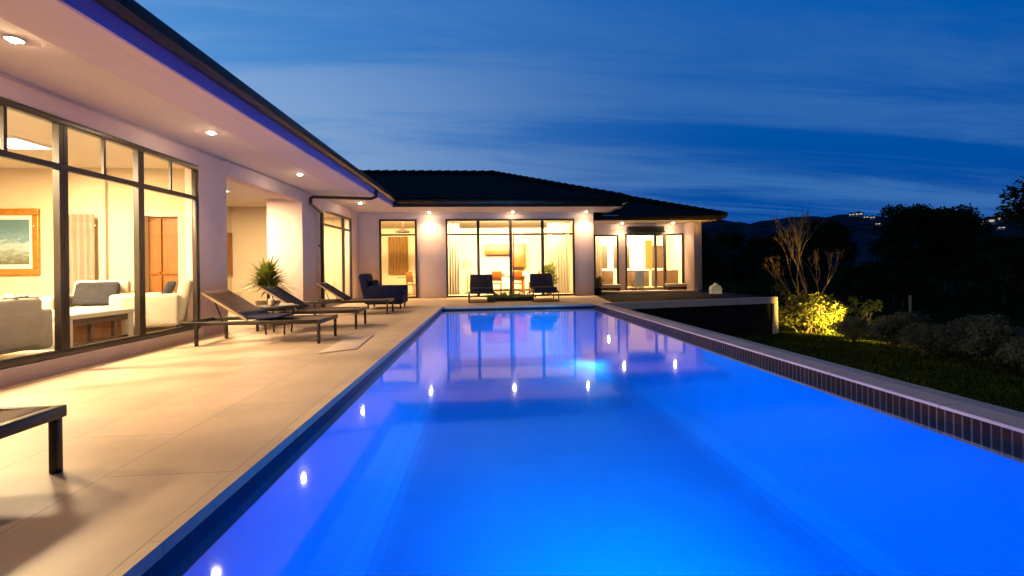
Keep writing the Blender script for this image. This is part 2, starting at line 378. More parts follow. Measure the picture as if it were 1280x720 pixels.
# basin: waterline tile band, walls, floor, underwater bench along the right
b = MB()
def wall_strip(mb, p, q, z0, z1): mb.quad((p[0], p[1], z0), (q[0], q[1], z0), (q[0], q[1], z1), (p[0], p[1], z1))
pts = [A, B_, C_, D_]
for i in range(4):
    b.cur = (1, 2, 3, 2)[i]
    wall_strip(b, pts[i], pts[(i + 1) % 4], -.20, -.018 if i == 2 else -.055)
    b.cur = 0
    wall_strip(b, pts[i], pts[(i + 1) % 4], FZ + .42, -.20)
def inset(dd): return [(A[0] + dd, A[1] + dd), (B_[0] + dd, B_[1] - dd), (C_[0] - dd, C_[1] - dd), (D_[0] - dd, D_[1] + dd)]
rings = [[(x, y, FZ + .42 * (1 - math.sin(k_ / 7 * PI / 2))) for x, y in inset(.42 * (1 - math.cos(k_ / 7 * PI / 2)))] for k_ in range(8)]
for k_, (r_a, r_b) in enumerate(zip(rings, rings[1:])):
    b.cur = 4 if k_ in (3, 4) else 0
    for i in range(4): b.quad(r_a[i], r_a[(i + 1) % 4], r_b[(i + 1) % 4], r_b[i])
b.cur = 0
b.quad(*rings[-1])
struct('pool_basin', b, [M['shell'], M['band_pool_tint'], M['band_far'], M['band_y'], M['shell_edge']])
wm = MB(); wm.quad((PL(PY0), PY0, WZ), (PR(PY0), PY0, WZ), (C_[0], C_[1], WZ), (PL(PY1), PY1, WZ)); struct('water', wm, M['water'])

# pool lights on the near end wall, behind and below the camera
BLUE = (.0, .30, 1.0)
for i, x in enumerate((.25, 1.05, 1.85)):
    t = thing('pool_light', ('round underwater light on the near pool wall by the house side', 'round underwater light at the middle of the near pool wall', 'round underwater light on the near pool wall by the garden side')[i], 'pool light', (x, PY0 + .002, -.7), 0, 'underwater lights on the near pool wall')
    q = MB(); q.cyl((0, 0, 0), (0, .03, 0), .13, .12, 24); q.build('rim', M['trim'], t)
    q = MB(); q.cyl((0, .0305, 0), (0, .034, 0), .10, .10, 24); q.build('lens', emit_mat('pool_lens', BLUE, 3), t)
    s_ = spot('pool_lamp', (x, PY0 + .07, -.7), (x * .75 + .3, 6, -1.35), 235, BLUE, 125, .9, .1)
    s2 = spot('pool_lamp', (x, PY0 + .07, -.6), (1.2, 12, -.85), 820, (.0, .50, 1), 66, 1, .1)

# the lit lamp on the garden-side wall near the far end
t = thing('pool_light', 'glowing underwater light on the garden side pool wall near the far end', 'pool light', (PR(11.3) - .002, 11.3, -.78))
q = MB(); q.cyl((0, 0, 0), (-.03, 0, 0), .13, .12, 24); q.build('rim', M['trim'], t)
q = MB(); q.cyl((-.0305, 0, 0), (-.034, 0, 0), .10, .10, 24); q.build('lens', emit_mat('pool_lens_bright', (.45, .85, 1), 14), t)
spot('pool_lamp', (PR(11.3) - .08, 11.3, -.78), (0, 11.0, -1.25), 260, (.08, .55, 1), 165, .7, .1)
# ------------------------------------------------------------------ house
house = thing('house', 'single storey plastered house with dark hip roof and tall lit windows wrapping the pool', 'house', (-4.3, 16.9, 0))
def hp(mb, name, m, **k): return mb.build(name, m, house, world=True, **k)
zs = lambda y: 2.88 + .026 * (y - 4.5)         # soffit height of the left wing
zt = lambda y: 2.63 + .015 * (y - 4.5)         # window head
zr = lambda y: 2.12 + .016 * (y - 4.5)         # transom
off = lambda f, dz: (lambda y: f(y) + dz)
XW = -4.3

# --- left wing walls
q = MB()
q.box(XW - .2, XW, -6, 1.6, 0, off(zs, -.06))
q.box(XW - .2, XW, 1.6, 7.40, off(zt, .0), off(zs, -.06))                # above the window
q.box(XW - .2, XW, 7.40, 8.2, 0, off(zs, -.06))                         # pier
q.box(XW - .25, XW - .05, -6, 8.2, off(zs, -.06), off(zs, .06))          # shadow gap
hp(q, 'wall', M['plaster'], label='left wing front wall and pier', bevel=.006)
q = MB(); q.box(XW - .2, XW + .035, 1.6, 7.43, 0, .155); hp(q, 'plinth', M['plinth'], bevel=.006)
q = MB(); q.box(XW - .25, XW - .01, 8.2, 11.6, off(zt, .02), off(zs, -.02)); hp(q, 'beam', M['plaster'], label='beam over the covered alcove', bevel=.006)
q = MB(); q.box(XW - .85, XW - .002, 11.6, 13.0, 0, off(zs, -.06)); q.box(XW - .2, XW, 13.0, 13.1, 0, off(zs, -.06))
q.box(XW - .2, XW, 13.1, 16.0, off(zt, 0), off(zs, -.06)); q.box(XW - .2, XW, 16.0, 16.9, 0, off(zs, -.06))
q.box(XW - .2, XW, 13.1, 16.0, 0, .09)
q.box(XW - .25, XW - .05, 11.6, 16.9, off(zs, -.06), off(zs, .06))
hp(q, 'wall', M['plaster'], label='left wing wall beyond the alcove', bevel=.006)
# alcove: back wall with a slot window, ceiling
q = MB(); q.box(-6.9, -6.7, 8.2, 12.55, 0, 3.3); q.box(-6.9, -6.7, 12.55, 12.95, 0, .95); q.box(-6.9, -6.7, 12.55, 12.95, 2.1, 3.3); q.box(-6.9, -6.7, 12.95, 13.2, 0, 3.3)
q.box(-6.7, -5.15, 13.0, 13.2, 0, 3.3); hp(q, 'wall', M['int_wall'], label='cream back wall of the covered alcove')
q = MB(); q.box(-6.7, XW - .25, 8.2, 13.0, 2.82, 2.9); hp(q, 'ceiling', M['int_ceil'], label='alcove ceiling')
q = MB(); q.box(-6.72, -6.66, 12.55, 12.95, .95, 2.1); hp(q, 'window', M['honey'], label='narrow wooden slot window in the alcove')
q = MB(); q.box(-6.69, -6.45, 8.6, 12.9, .42, .50); q.box(-6.69, -6.5, 8.7, 12.8, 0, .42); hp(q, 'ledge', M['plinth'], label='low ledge along the alcove wall')
# living room shell
q = MB(); q.box(-9.2, -9.0, 1.5, 8.3, .15, 2.95)
q.box(-9.0, XW - .2, 1.4, 1.5, .15, 2.95)
q.box(-9.0, -5.55, 8.1, 8.2, .15, 2.95); q.box(-5.0, XW - .2, 8.1, 8.2, .15, 2.95); q.box(-5.55, -5.0, 8.1, 8.2, 2.0, 2.95)
q.box(-6.55, -6.15, 8.04, 8.1, .15, 2.95); q.box(-5.95, -5.6, 8.02, 8.1, .15, 2.05); q.box(-4.96, -4.78, 8.02, 8.1, .15, 2.05)
hp(q, 'wall', M['int_wall'], label='cream living room walls')
q = MB(); q.box(-9, XW - .2, 1.5, 8.1, 2.78, 2.9); hp(q, 'ceiling', M['int_ceil'], label='living room ceiling')
q = MB(); q.box(-9, XW - .2, 1.5, 8.1, .05, .15); hp(q, 'floor', M['int_floor'], label='living room floor')
q = MB(); q.box(-5.6, -5.55, 8.03, 8.1, .15, 2.03); q.box(-5.0, -4.95, 8.03, 8.1, .15, 2.03); q.box(-5.55, -5.0, 8.03, 8.1, 1.98, 2.03); dj = hp(q, 'door', M['white_wood'], label='living room doorway with honey wood leaf')
q = MB(); q.box(-5.55, -5.0, 8.15, 8.19, .15, 1.98); q.build('leaf', M['honey'], dj, world=True)
q = MB(); q.box(-5.36, -5.33, 8.12, 8.15, .2, 1.95); q.box(-5.53, -5.02, 8.12, 8.15, 1.0, 1.04); q.build('rail', M['orange'], dj, world=True)

# --- left wing windows
def window(axis, edges, zb, ztr, ztop, label, xw, split=True, fr=.07, dep=.062, mid=.06):
    """one glazed assembly: outer frame part, with mullions, transom and panes as its sub-parts. axis 'y' runs along y at x=xw."""
    def bx(mb, a0, a1, d0, d1, z0, z1):
        if axis == 'y': mb.box(xw + d0, xw + d1, a0, a1, z0, z1)
        else:
            f = lambda z: z(a0) if callable(z) else z
            mb.box(a0, a1, xw + d0, xw + d1, f(z0), f(z1))
    fz = lambda z, dz: (lambda y: (z(y) if callable(z) else z) + dz)
    o = MB(); a, e = edges[0], edges[-1]
    bx(o, a, e, -dep, .012, zb, fz(zb, fr)); bx(o, a, e, -dep, .012, fz(ztop, -fr), ztop)
    bx(o, a, a + fr, -dep, .010, fz(zb, fr), fz(ztop, -fr)); bx(o, e - fr, e, -dep, .010, fz(zb, fr), fz(ztop, -fr))
    win = hp(o, 'window', M['frame'], label=label, bevel=.004)
    m = MB(); bx(m, a + fr, e - fr, -dep + .01, .004, fz(ztr, -mid / 2), fz(ztr, mid / 2)); m.build('transom', M['frame'], win, world=True)
    for p in edges[1:-1]:
        for z0, z1 in ((fz(zb, fr), fz(ztr, -mid / 2)), (fz(ztr, mid / 2), fz(ztop, -fr))):
            m = MB(); bx(m, p - .055, p - .006, -dep + .005, .008, z0, z1); bx(m, p + .006, p + .055, -dep + .005, .002, z0, z1); bx(m, p - .006, p + .006, -dep + .02, -.02, z0, z1)
            m.build('mullion', M['frame'], win, world=True)
    for p, r in zip(edges, edges[1:]):
        if split:
            m = MB(); c_ = (p + r) / 2; bx(m, c_ - .016, c_ + .016, -dep + .02, -.01, fz(ztr, mid / 2), fz(ztop, -fr)); m.build('glazing_bar', M['frame'], win, world=True)
        for z0, z1 in ((fz(zb, fr), fz(ztr, -mid / 2)), (fz(ztr, mid / 2), fz(ztop, -fr))):
            m = MB(); s0, s1 = p + .05, r - .05; dd = xw - .045
            f0 = lambda z, y: z(y) if callable(z) else z
            if axis == 'y': m.quad((dd, s0, f0(z0, s0)), (dd, s1, f0(z0, s1)), (dd, s1, f0(z1, s1)), (dd, s0, f0(z1, s0)))
            else: m.quad((s0, dd, f0(z0, s0)), (s1, dd, f0(z0, s0)), (s1, dd, f0(z1, s0)), (s0, dd, f0(z1, s0)))
            m.build('pane', M['glass'], win, world=True)
    return win
window('y', [1.6, 2.80, 3.95, 5.09, 6.19, 7.40], .16, zr, zt, 'wide sliding living room window of the left wing', XW)
window('y', [13.1, 15.1, 16.0], .092, off(zr, .1), off(zt, .02), 'left wing window nearest the inner corner', XW, split=False)

# --- left wing eave
q = MB(); q.box(XW - .25, -3.35, -6, 15.6, zs, off(zs, .05)); q.box(XW - .25, -3.35, 15.6, 16.9, zs, off(zs, .05)); hp(q, 'soffit', M['soffit_in'], label='inner soffit of the left wing, window light tinted in as cream')
q = MB(); q.box(-3.35, -2.905, -6, 15.35, off(zs, -.022), off(zs, .05)); q.box(-2.895, -2.735, -6, 15.2, off(zs, -.026), off(zs, .05)); q.box(-2.905, -2.895, -6, 15.2, off(zs, -.01), off(zs, .05))  # tint and small step stand in for the window light's edge
hp(q, 'soffit', M['soffit_shade'], label='outer soffit of the left wing, shade tinted in')
q = MB(); q.box(-2.735, -2.705, -6, 15.02, off(zs, -.04), off(zs, .22)); hp(q, 'fascia', M['fascia'], label='pale fascia of the left wing, pool glow painted in as blue')
q = MB(); 
y0, y1 = -6, 14.93
prof = [(-2.705, .10), (-2.66, .085), (-2.61, .09), (-2.575, .12), (-2.565, .17), (-2.565, .215), (-2.58, .23), (-2.705, .21)]
n = len(prof); vs = [(x, y0, zs(y0) + z) for x, z in prof] + [(x, y1, zs(y1) + z) for x, z in prof]
q.add(vs, [(i, (i + 1) % n, n + (i + 1) % n, n + i) for i in range(n)] + [tuple(range(n - 1, -1, -1)), tuple(range(n, 2 * n))])
hp(q, 'gutter', M['gutter'], label='dark bronze gutter of the left wing')
# downpipe
q = MB(); zg = zs(12.4)
q.path([(-2.64, 12.3, zg + .1), (-2.66, 12.3, zg - .10), (-2.78, 12.25, zg - .16), (-4.16, 11.95, zg - .16), (-4.22, 11.95, zg - .2), (-4.22, 11.95, zg - .32), (-4.22, 12.75, zg - .46), (-4.22, 12.75, .02)], .042, 10)
for z in (.6, 1.7): q.box(-4.30, -4.17, 12.70, 12.80, z, z + .04)
hp(q, 'downpipe', M['gutter'], smooth=False)
# roofs
q = MB()
zl = lambda x, y: zs(y) + .235 + .40 * (-2.59 - x)
q.quad((-2.59, -6, zl(-2.59, -6)), (-2.59, 14.93, zl(-2.59, 14.93)), (-7, 19.3, zl(-7, 19.3)), (-7, -6, zl(-7, -6)))
hp(q, 'roof', M['roof'], label='dark tiled roof slope of the left wing')
ZE = 3.36; HX = .70; RY = 19.8; RZ = ZE + .375 * (RY - 14.86); EX = 5.02
q = MB()
q.quad((-9, 14.86, ZE), (EX, 14.86, ZE), (HX, RY, RZ), (-9, RY, RZ))
q.quad((EX, 14.86, ZE), (EX, 24.8, ZE), (HX, RY, RZ))
q.quad((-9, RY, RZ), (HX, RY, RZ), (EX, 24.8, ZE), (-9, 24.8, ZE))
rf = hp(q, 'roof', M['roof'], label='dark tiled hip roof of the main wing')
def caps(p, r, nn, w=.11):
    m = MB(); p = Vector(p); r = Vector(r)
    for i in range(nn):
        a = p.lerp(r, i / nn); b_ = p.lerp(r, (i + 1.08) / nn)
        m.cyl(a + Vector((0, 0, .0)), b_ + Vector((0, 0, .035)), w * .9, w, 8)
    return m
caps((-9, RY, RZ), (HX, RY, RZ), 26).build('ridge_cap', M['ridge'], rf, world=True)
caps((EX, 14.86, ZE), (HX, RY, RZ), 20).build('ridge_cap', M['ridge'], rf, world=True)
# main eave
q = MB(); q.box(-2.62, 4.88, 15.03, 16.84, 3.13, 3.19); q.box(XW - .2, -2.62, 15.62, 16.84, 3.155, 3.2); hp(q, 'soffit', M['soffit_in'], label='soffit of the main wing')
q = MB(); q.box(-2.735, 4.90, 14.995, 15.03, 3.09, 3.34); q.box(4.88, 4.91, 15.03, 19.2, 3.09, 3.34); hp(q, 'fascia', M['gutter'], label='dark fascia of the main wing')
q = MB(); q.box(-2.56, 5.03, 14.86, 14.993, 3.20, 3.345); q.box(4.912, 5.03, 14.994, 20, 3.20, 3.345); hp(q, 'gutter', M['gutter'], bevel=.02, label='dark gutter of the main wing')
# main facade
YM = 16.9; ZH = 2.90
q = MB()
q.box(-4.5, -3.55, YM, YM + .2, 0, 3.13); q.box(-3.55, -2.2, YM, YM + .2, ZH, 3.13); q.box(-2.2, -1.15, YM, YM + .2, 0, 3.13)
q.box(-1.15, 3.64, YM, YM + .2, ZH, 3.13); q.box(3.64, 4.38, YM, YM + .2, 0, 3.13); q.box(4.18, 4.38, YM + .2, 19.4, 0, 3.13)
q.box(-4.5, 4.39, YM - .035, YM + .22, 3.06, 3.16)
hp(q, 'wall', M['plaster'], label='main wing front wall with its piers', bevel=.006)
window('x', [-3.55, -2.2], .012, 2.33, ZH, 'narrow window of the main wing beside the corner', YM, split=False, fr=.07)
window('x', [-1.15, .035, 1.235, 2.43, 3.64], .012, 2.33, ZH, 'wide four bay window of the main wing facing the pool', YM, split=False, fr=.07)
# main interior shell
q = MB(); q.box(-4.6, 4.2, 21.6, 21.8, .02, 3.1); q.box(-4.7, -4.5, YM + .2, 21.8, .02, 3.1); q.box(4.0, 4.18, YM + .2, 21.6, .02, 3.1)
q.box(-1.85, -1.7, YM + .2, 21.6, .02, 3.1); hp(q, 'wall', M['int_wall'], label='cream kitchen and dining room walls')
q = MB(); q.box(-4.5, 4.18, YM + .2, 21.6, 3.0, 3.08); hp(q, 'ceiling', M['int_ceil'], label='main wing ceiling')
q = MB(); q.box(-4.5, 4.18, YM + .2, 21.6, -.05, .02); hp(q, 'floor', M['int_floor'], label='main wing floor')
# corner room behind the far left-wing window
q = MB(); q.box(-7.2, -7.0, 13.2, 16.9, .02, 3.1); q.box(-7.0, XW - .2, 16.75, 16.9, .02, 3.1); hp(q, 'wall', M['int_wall'], label='cream corner room walls')
q = MB(); q.box(-7, XW - .2, 13.2, 16.75, 2.95, 3.02); hp(q, 'ceiling', M['int_ceil'], label='corner room ceiling')
q = MB(); q.box(-7, XW - .2, 13.2, 16.75, -.05, .02); hp(q, 'floor', M['int_floor'], label='corner room floor')

# --- right (recessed) wing
YR = 19.2; FR = .07
q = MB()
q.box(4.38, 4.98, YR, YR + .2, FR, 3.02); q.box(4.98, 6.06, YR, YR + .2, 2.46, 3.02); q.box(6.06, 6.36, YR, YR + .2, FR, 3.02)
q.box(6.36, 8.05, YR, YR + .2, 2.50, 3.02); q.box(8.05, 8.95, YR, YR + .2, 2.50, 3.02); q.box(8.95, 9.5, YR, YR + .2, FR, 3.02)
hp(q, 'wall', M['plaster'], label='recessed right wing front wall')
q = MB(); q.box(8.98, 9.32, 18.3, YR - .002, FR, 2.96); hp(q, 'pillar', M['plaster'], label='square plaster pillar ending the right wing', bevel=.008)
q = MB(); q.box(4.39, 9.80, 17.64, YR - .001, 2.94, 3.0); hp(q, 'soffit', M['soffit_in'], label='soffit of the right wing')
q = MB(); q.box(4.39, 9.83, 17.6, 17.64, 2.91, 3.08); q.box(9.80, 9.83, 17.64, 24, 2.91, 3.08); q.box(4.39, 9.92, 17.5, 17.598, 2.96, 3.085); hp(q, 'fascia', M['gutter'], label='dark fascia and gutter of the right wing')
q = MB(); ex, ey, ez = 9.95, 17.46, 3.09; s_ = 4.6
q.quad((2.0, ey, ez), (ex, ey, ez), (ex - s_, ey + s_, ez + .385 * s_), (2.0, ey + s_, ez + .385 * s_))
q.quad((ex, ey, ez), (ex, ey + 2 * s_, ez), (ex - s_, ey + s_, ez + .385 * s_))
r2 = hp(q, 'roof', M['roof'], label='dark tiled hip roof of the right wing')
caps((ex, ey, ez), (ex - s_, ey + s_, ez + .385 * s_), 20).build('ridge_cap', M['ridge'], r2, world=True)
caps((2.5, ey + s_, ez + .385 * s_), (ex - s_, ey + s_, ez + .385 * s_), 10).build('ridge_cap', M['ridge'], r2, world=True)
def plain_window(name, x0, x1, z0, z1, y, label, m=M['frame'], fr=.07):
    o = MB(); o.box(x0, x1, y - .03, y + .06, z0, z0 + fr); o.box(x0, x1, y - .03, y + .06, z1 - fr, z1); o.box(x0, x0 + fr, y - .028, y + .06, z0 + fr, z1 - fr); o.box(x1 - fr, x1, y - .028, y + .06, z0 + fr, z1 - fr)
    win = hp(o, name, m, label=label, bevel=.004)
    g_ = MB(); g_.quad((x0 + .05, y + .02, z0 + .05), (x1 - .05, y + .02, z0 + .05), (x1 - .05, y + .02, z1 - .05), (x0 + .05, y + .02, z1 - .05)); g_.build('pane', M['glass'], win, world=True)
    return win
plain_window('window', 4.98, 6.06, FR, 2.46, YR, 'left window of the recessed wing')
plain_window('door', 6.36, 7.72, FR, 2.50, YR, 'glazed door of the recessed wing')
plain_window('door', 7.60, 8.10, FR + .01, 2.50, YR - .12, 'grey sliding leaf standing beside the glazed door', M['grey_alu'], .10)
plain_window('window', 8.10, 8.95, FR, 2.50, YR, 'right window of the recessed wing beside the pillar')
q = MB(); q.box(6.42, 8.02, YR - .22, YR - .002, 2.56, 2.80); q.box(6.42, 8.02, YR - .30, YR - .222, 2.52, 2.60); hp(q, 'awning_box', M['blackmet'], label='dark roller awning box above the glazed door', bevel=.02)
q = MB(); q.box(4.38, 9.72, 22.2, 22.4, FR, 3.0); q.box(9.4, 9.5, YR + .2, 22.2, FR, 3.0); q.box(4.38, 4.5, YR + .2, 22.2, FR, 3.0); hp(q, 'wall', M['int_wall'], label='cream walls of the right wing room')
q = MB(); q.box(4.5, 9.55, YR + .2, 22.2, 2.85, 2.92); hp(q, 'ceiling', M['int_ceil'], label='right wing ceiling')
q = MB(); q.box(4.38, 9.72, YR + .2, 22.2, 0, FR); hp(q, 'floor', M['int_floor'], label='right wing floor')
# --- raised terrace on the right
tr = thing('terrace', 'raised terrace with white edge band over a dark void beyond the pool', 'terrace', (6.8, 14, 0))
def tp(mb, name, m, **k): return mb.build(name, m, tr, world=True, **k)
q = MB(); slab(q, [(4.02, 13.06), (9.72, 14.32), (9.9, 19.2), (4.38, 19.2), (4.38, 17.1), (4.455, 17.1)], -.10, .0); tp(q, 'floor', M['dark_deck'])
q = MB(); slab(q, [(4.4, 18.15), (9.10, 18.15), (9.10, 19.19), (4.4, 19.19)], .002, .07); tp(q, 'step', M['plinth'], label='pale step below the recessed wing doors')
q = MB(); slab(q, [(3.90, 12.98), (9.86, 14.3), (9.86, 14.42), (3.90, 13.10)], -.20, .008); tp(q, 'edge_band', M['white_band'])
q = MB(); slab(q, [(9.70, 14.262), (9.86, 14.298), (9.86, 14.6), (9.70, 14.56)], -1.25, -.202); tp(q, 'pilaster', M['white_band'])
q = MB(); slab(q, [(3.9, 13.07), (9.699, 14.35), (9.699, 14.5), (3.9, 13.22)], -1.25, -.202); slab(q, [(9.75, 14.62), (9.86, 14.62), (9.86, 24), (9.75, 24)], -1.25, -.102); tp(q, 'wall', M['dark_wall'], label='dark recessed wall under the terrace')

# --- downlights (parts of the house): trim ring with bright lens
WARM = (1, .65, .34)
def downlight(x, y, z, power, label, ang=125, tgt=None):
    q = MB(); q.lathe([(.045, 0), (.045, -.012), (.062, -.016), (.070, -.008), (.070, 0)], (x, y, z), 20)
    o = hp(q, 'downlight', M['trim'], label=label, smooth=True)
    q = MB(); q.lathe([(.0, -.034), (.020, -.030), (.031, -.022), (.036, -.006)], (x, y, z), 20); q.build('lens', M['lamp'], o, world=True)
    spot('downlight_lamp', (x, y, z - .075), tgt or (x, y, 0), power, WARM, ang, .8, .03)
for i, (y, lb) in enumerate(((1.0, 'downlight behind the viewpoint'), (3.85, 'left wing downlight nearest the viewpoint'), (6.5, 'left wing downlight over the living room window end'), (9.6, 'left wing downlight over the alcove'), (14.4, 'left wing downlight nearest the corner'))):
    downlight(-3.6, y, zs(y), 66, lb)
for x, lb in ((-1.72, 'main wing downlight over the pier between windows'), (1.30, 'main wing downlight over the wide window'), (4.02, 'main wing downlight over the right pier')):
    downlight(x, 16.55, 3.13, 150, lb)
for x, lb in ((6.12, 'right wing downlight left of the awning box'), (8.35, 'right wing downlight right of the awning box')):
    downlight(x, 18.85, 2.94, 90, lb)

# room lamps: shallow ceiling panels
PANEL = emit_mat('ceiling_panel_lens', (1, .80, .50), 9)
def room_light(x, y, z, sx, sy, power, label, col=(1, .72, .40)):
    q = MB(); q.box(x - sx / 2 - .03, x + sx / 2 + .03, y - sy / 2 - .03, y + sy / 2 + .03, z - .03, z); o = hp(q, 'ceiling_light', M['trim'], label=label)
    q = MB(); q.quad((x - sx / 2, y - sy / 2, z - .033), (x - sx / 2, y + sy / 2, z - .033), (x + sx / 2, y + sy / 2, z - .033), (x + sx / 2, y - sy / 2, z - .033)); q.build('lens', PANEL, o, world=True)
    area('room_lamp', (x, y, z - .04), sx, sy, power, col)
room_light(-6.6, 2.9, 2.78, .5, .5, 640, 'living room ceiling light, nearest the viewpoint')
room_light(-6.0, 4.8, 2.78, .5, .5, 620, 'living room ceiling light in the middle')
room_light(-6.1, 6.5, 2.78, .5, .5, 170, 'living room ceiling light by the end wall')
room_light(-5.6, 10.2, 2.82, .4, .4, 330, 'alcove ceiling light')
room_light(-5.7, 15.0, 2.95, .5, .5, 420, 'corner room ceiling light')
def hidden_strip(x, y, z, sx, power, label, col=(1, .68, .31), tilt=58):  # added lamps, tucked out of sight behind the window heads to brighten the rooms
    q = MB(); q.box(x - sx / 2 - .03, x + sx / 2 + .03, y - .06, y + .06, z - .02, z); hp(q, 'ceiling_light', M['trim'], label=label)
    area('room_lamp', (x, y, z - .03), sx, .10, power, col, (math.radians(tilt), 0, 0))
hidden_strip(-2.9, 17.28, 3.0, 1.2, 950, 'added unseen strip light above the narrow window')
hidden_strip(1.2, 17.42, 3.0, 4.4, 3600, 'added unseen strip light above the wide window')
hidden_strip(5.5, 19.55, 2.85, .9, 560, 'added unseen strip light above the left window of the recessed wing')
hidden_strip(7.6, 19.55, 2.85, 2.4, 1500, 'added unseen strip light above the glazed door')

# ------------------------------------------------------------------ loungers
def make_lounger(label, loc, sling, towel=False, rz=0, group='sun loungers along the house side of the pool'):
    """foot end at local x=0, head toward -x, width on y"""
    t = thing('sun_lounger', label, 'sun lounger', loc, rz, group)
    W = .375; zr_ = .30; Ln = 1.86
    for s in (-1, 1):
        q = MB(); q.box(-Ln, 0, s * W - .02, s * W + .02, zr_ - .02, zr_ + .035); q.build('rail', M['steel'], t, bevel=.006)
        for x in (-.02, -1.66):
            q = MB(); q.hexa([(x - .02, s * W - .02, 0), (x + .018, s * W - .02, 0), (x + .018, s * W + .02, 0), (x - .02, s * W + .02, 0), (x - .02, s * W - .02, zr_ - .021), (x + .018, s * W - .02, zr_ - .021), (x + .018, s * W + .02, zr_ - .021), (x - .02, s * W + .02, zr_ - .021)])
            lg = q.build('leg', M['steel'], t, bevel=.004)
            q = MB(); q.cyl((x, s * W, 0), (x, s * W, .012), .026, .026, 10); q.build('foot', M['blackmet'], lg)
    for a_ in ((-.03, .02, -W - .0205, W + .0205, zr_ - .022, zr_ + .038), (-Ln, -Ln + .04, -W, W, zr_ - .02, zr_ + .03), (-.98, -.94, -W, W, zr_ - .02, zr_ + .02)): q = MB(); q.box(*a_); q.build('cross_bar', M['steel'], t, bevel=.006)
    # sling seat, slightly sagging
    q = MB(); nx = 12; vs = []; fs = []
    for i in range(nx + 1):
        x = -.03 - i / nx * 1.0; sag = -.02 * math.sin(PI * i / nx)
        for y, dz in ((-W + .02, .04), (-.15, .015), (.15, .015), (W - .02, .04)): vs.append((x, y, zr_ + dz + sag))
    for i in range(nx):
        for j in range(3): fs.append((i * 4 + j, i * 4 + j + 1, i * 4 + 5 + j, i * 4 + 4 + j))
    q.add(vs, fs); o = q.build('seat', M['sling'], t, smooth=True); md_ = o.modifiers.new('solid', 'SOLIDIFY'); md_.thickness = .012
    # raised back: frame tubes and sling
    hx, hz, bx_, bz = -1.02, zr_ + .05, -1.60, zr_ + .43
    for s in (-1, 1):
        q = MB(); q.cyl((hx, s * (W - .03), hz), (bx_, s * (W - .03), bz), .017, .017, 8); q.build('back_rail', M['tanframe'], t)
        q = MB(); q.cyl((hx - .42, s * (W - .05), hz + .26), (hx - .30, s * (W - .05), zr_ - .03), .010, .010, 6); q.build('back_stay', M['steel'], t)
    q = MB(); q.cyl((bx_, -W + .03, bz), (bx_, W - .03, bz), .017, .017, 8); q.build('back_bar', M['tanframe'], t)
    q = MB(); vs = []; fs = []; nx = 10
    for i in range(nx + 1):
        f = i / nx; sag = -.03 * math.sin(PI * f)
        for y, k_ in ((-W + .05, 0), (-.12, 1), (.12, 1), (W - .05, 0)):
            vs.append((hx + (bx_ - hx) * f - sag * .5 * 0 , y, hz + (bz - hz) * f + .02 + sag * k_))
    for i in range(nx):
        for j in range(3): fs.append((i * 4 + j, i * 4 + j + 1, i * 4 + 5 + j, i * 4 + 4 + j))
    q.add(vs, fs); o = q.build('backrest', sling, t, smooth=True); md_ = o.modifiers.new('solid', 'SOLIDIFY'); md_.thickness = .02
    return t
make_lounger('dark framed brown mesh sun lounger cut off by the left edge of the view', (-2.13, 2.11, 0), M['sling'])
make_lounger('brown backed sun lounger with navy towel on its seat', (-2.22, 6.97, 0), M['sling'])
make_lounger('navy backed sun lounger just beyond the small round table', (-2.13, 8.55, 0), M['slingnavy'], rz=.03)
make_lounger('navy backed sun lounger in front of the navy armchair', (-2.10, 11.2, 0), M['slingnavy'], rz=.02)
# towel on the second lounger: soft folded sheet lying over the seat and hinge
q = MB(); vs = []; fs = []; nx, ny = 16, 10
for i in range(nx + 1):
    for j in range(ny + 1):
        f = i / nx; x = -.60 - f * .52; y = -.33 + j / ny * .66
        z = .352 + (max(0, f - .78) * .36) + .006 * math.sin(9 * y + 3 * f) + .008 * math.sin(13 * f + 2 * y)
        vs.append((x + .03 * math.sin(5 * y), y, z + .006))
for i in range(nx):
    for j in range(ny): fs.append((i * (ny + 1) + j, (i + 1) * (ny + 1) + j, (i + 1) * (ny + 1) + j + 1, i * (ny + 1) + j + 1))
q.add(vs, fs); tw = q.build('towel', M['navy'], None, smooth=True); tw.location = (-2.22, 6.97, 0); md_ = tw.modifiers.new('solid', 'SOLIDIFY'); md_.thickness = .018
tag(tw, 'navy towel folded on the seat of the brown backed lounger', 'towel')

# far lounge chairs facing the viewer
def lounge_chair(label, loc):
    t = thing('lounge_chair', label, 'lounge chair', loc, 0, 'lounge chairs at the far end of the pool')
    W = .40
    for s in (-1, 1):
        q = MB(); q.path([(s * W, .0, .02), (s * W, .0, .30), (s * W, .95, .28), (s * W, .95, .02), (s * W, 0, .02)], .018, 8); q.build('leg_frame', M['steel'], t)
    for y_, z_ in ((0, .02), (0, .30), (.95, .02)): q = MB(); q.cyl((-W, y_, z_), (W, y_, z_), .016); q.build('cross_bar', M['steel'], t)
    q = MB(); q.box(-W + .02, W - .02, 0, .95, .27, .37); q.build('seat', M['black_rattan'], t, bevel=.03, seg=3)
    q = MB(); q.hexa([(-W + .01, .80, .371), (W - .01, .80, .371), (W - .01, .94, .371), (-W + .01, .94, .371), (-W + .03, 1.14, .88), (W - .03, 1.14, .88), (W - .03, 1.26, .86), (-W + .03, 1.26, .86)]); q.build('backrest', M['navypad'], t, bevel=.05, seg=4)
    q = MB(); q.box(-W + .04, W - .04, .02, .78, .371, .45); q.build('cushion', M['navypad'], t, bevel=.03, seg=3)
    return t
lounge_chair('dark cushioned lounge chair facing the pool, left of the slim pole', (.12, 14.15, 0))
lounge_chair('dark cushioned lounge chair facing the pool, right of the slim pole', (2.12, 14.1, 0))
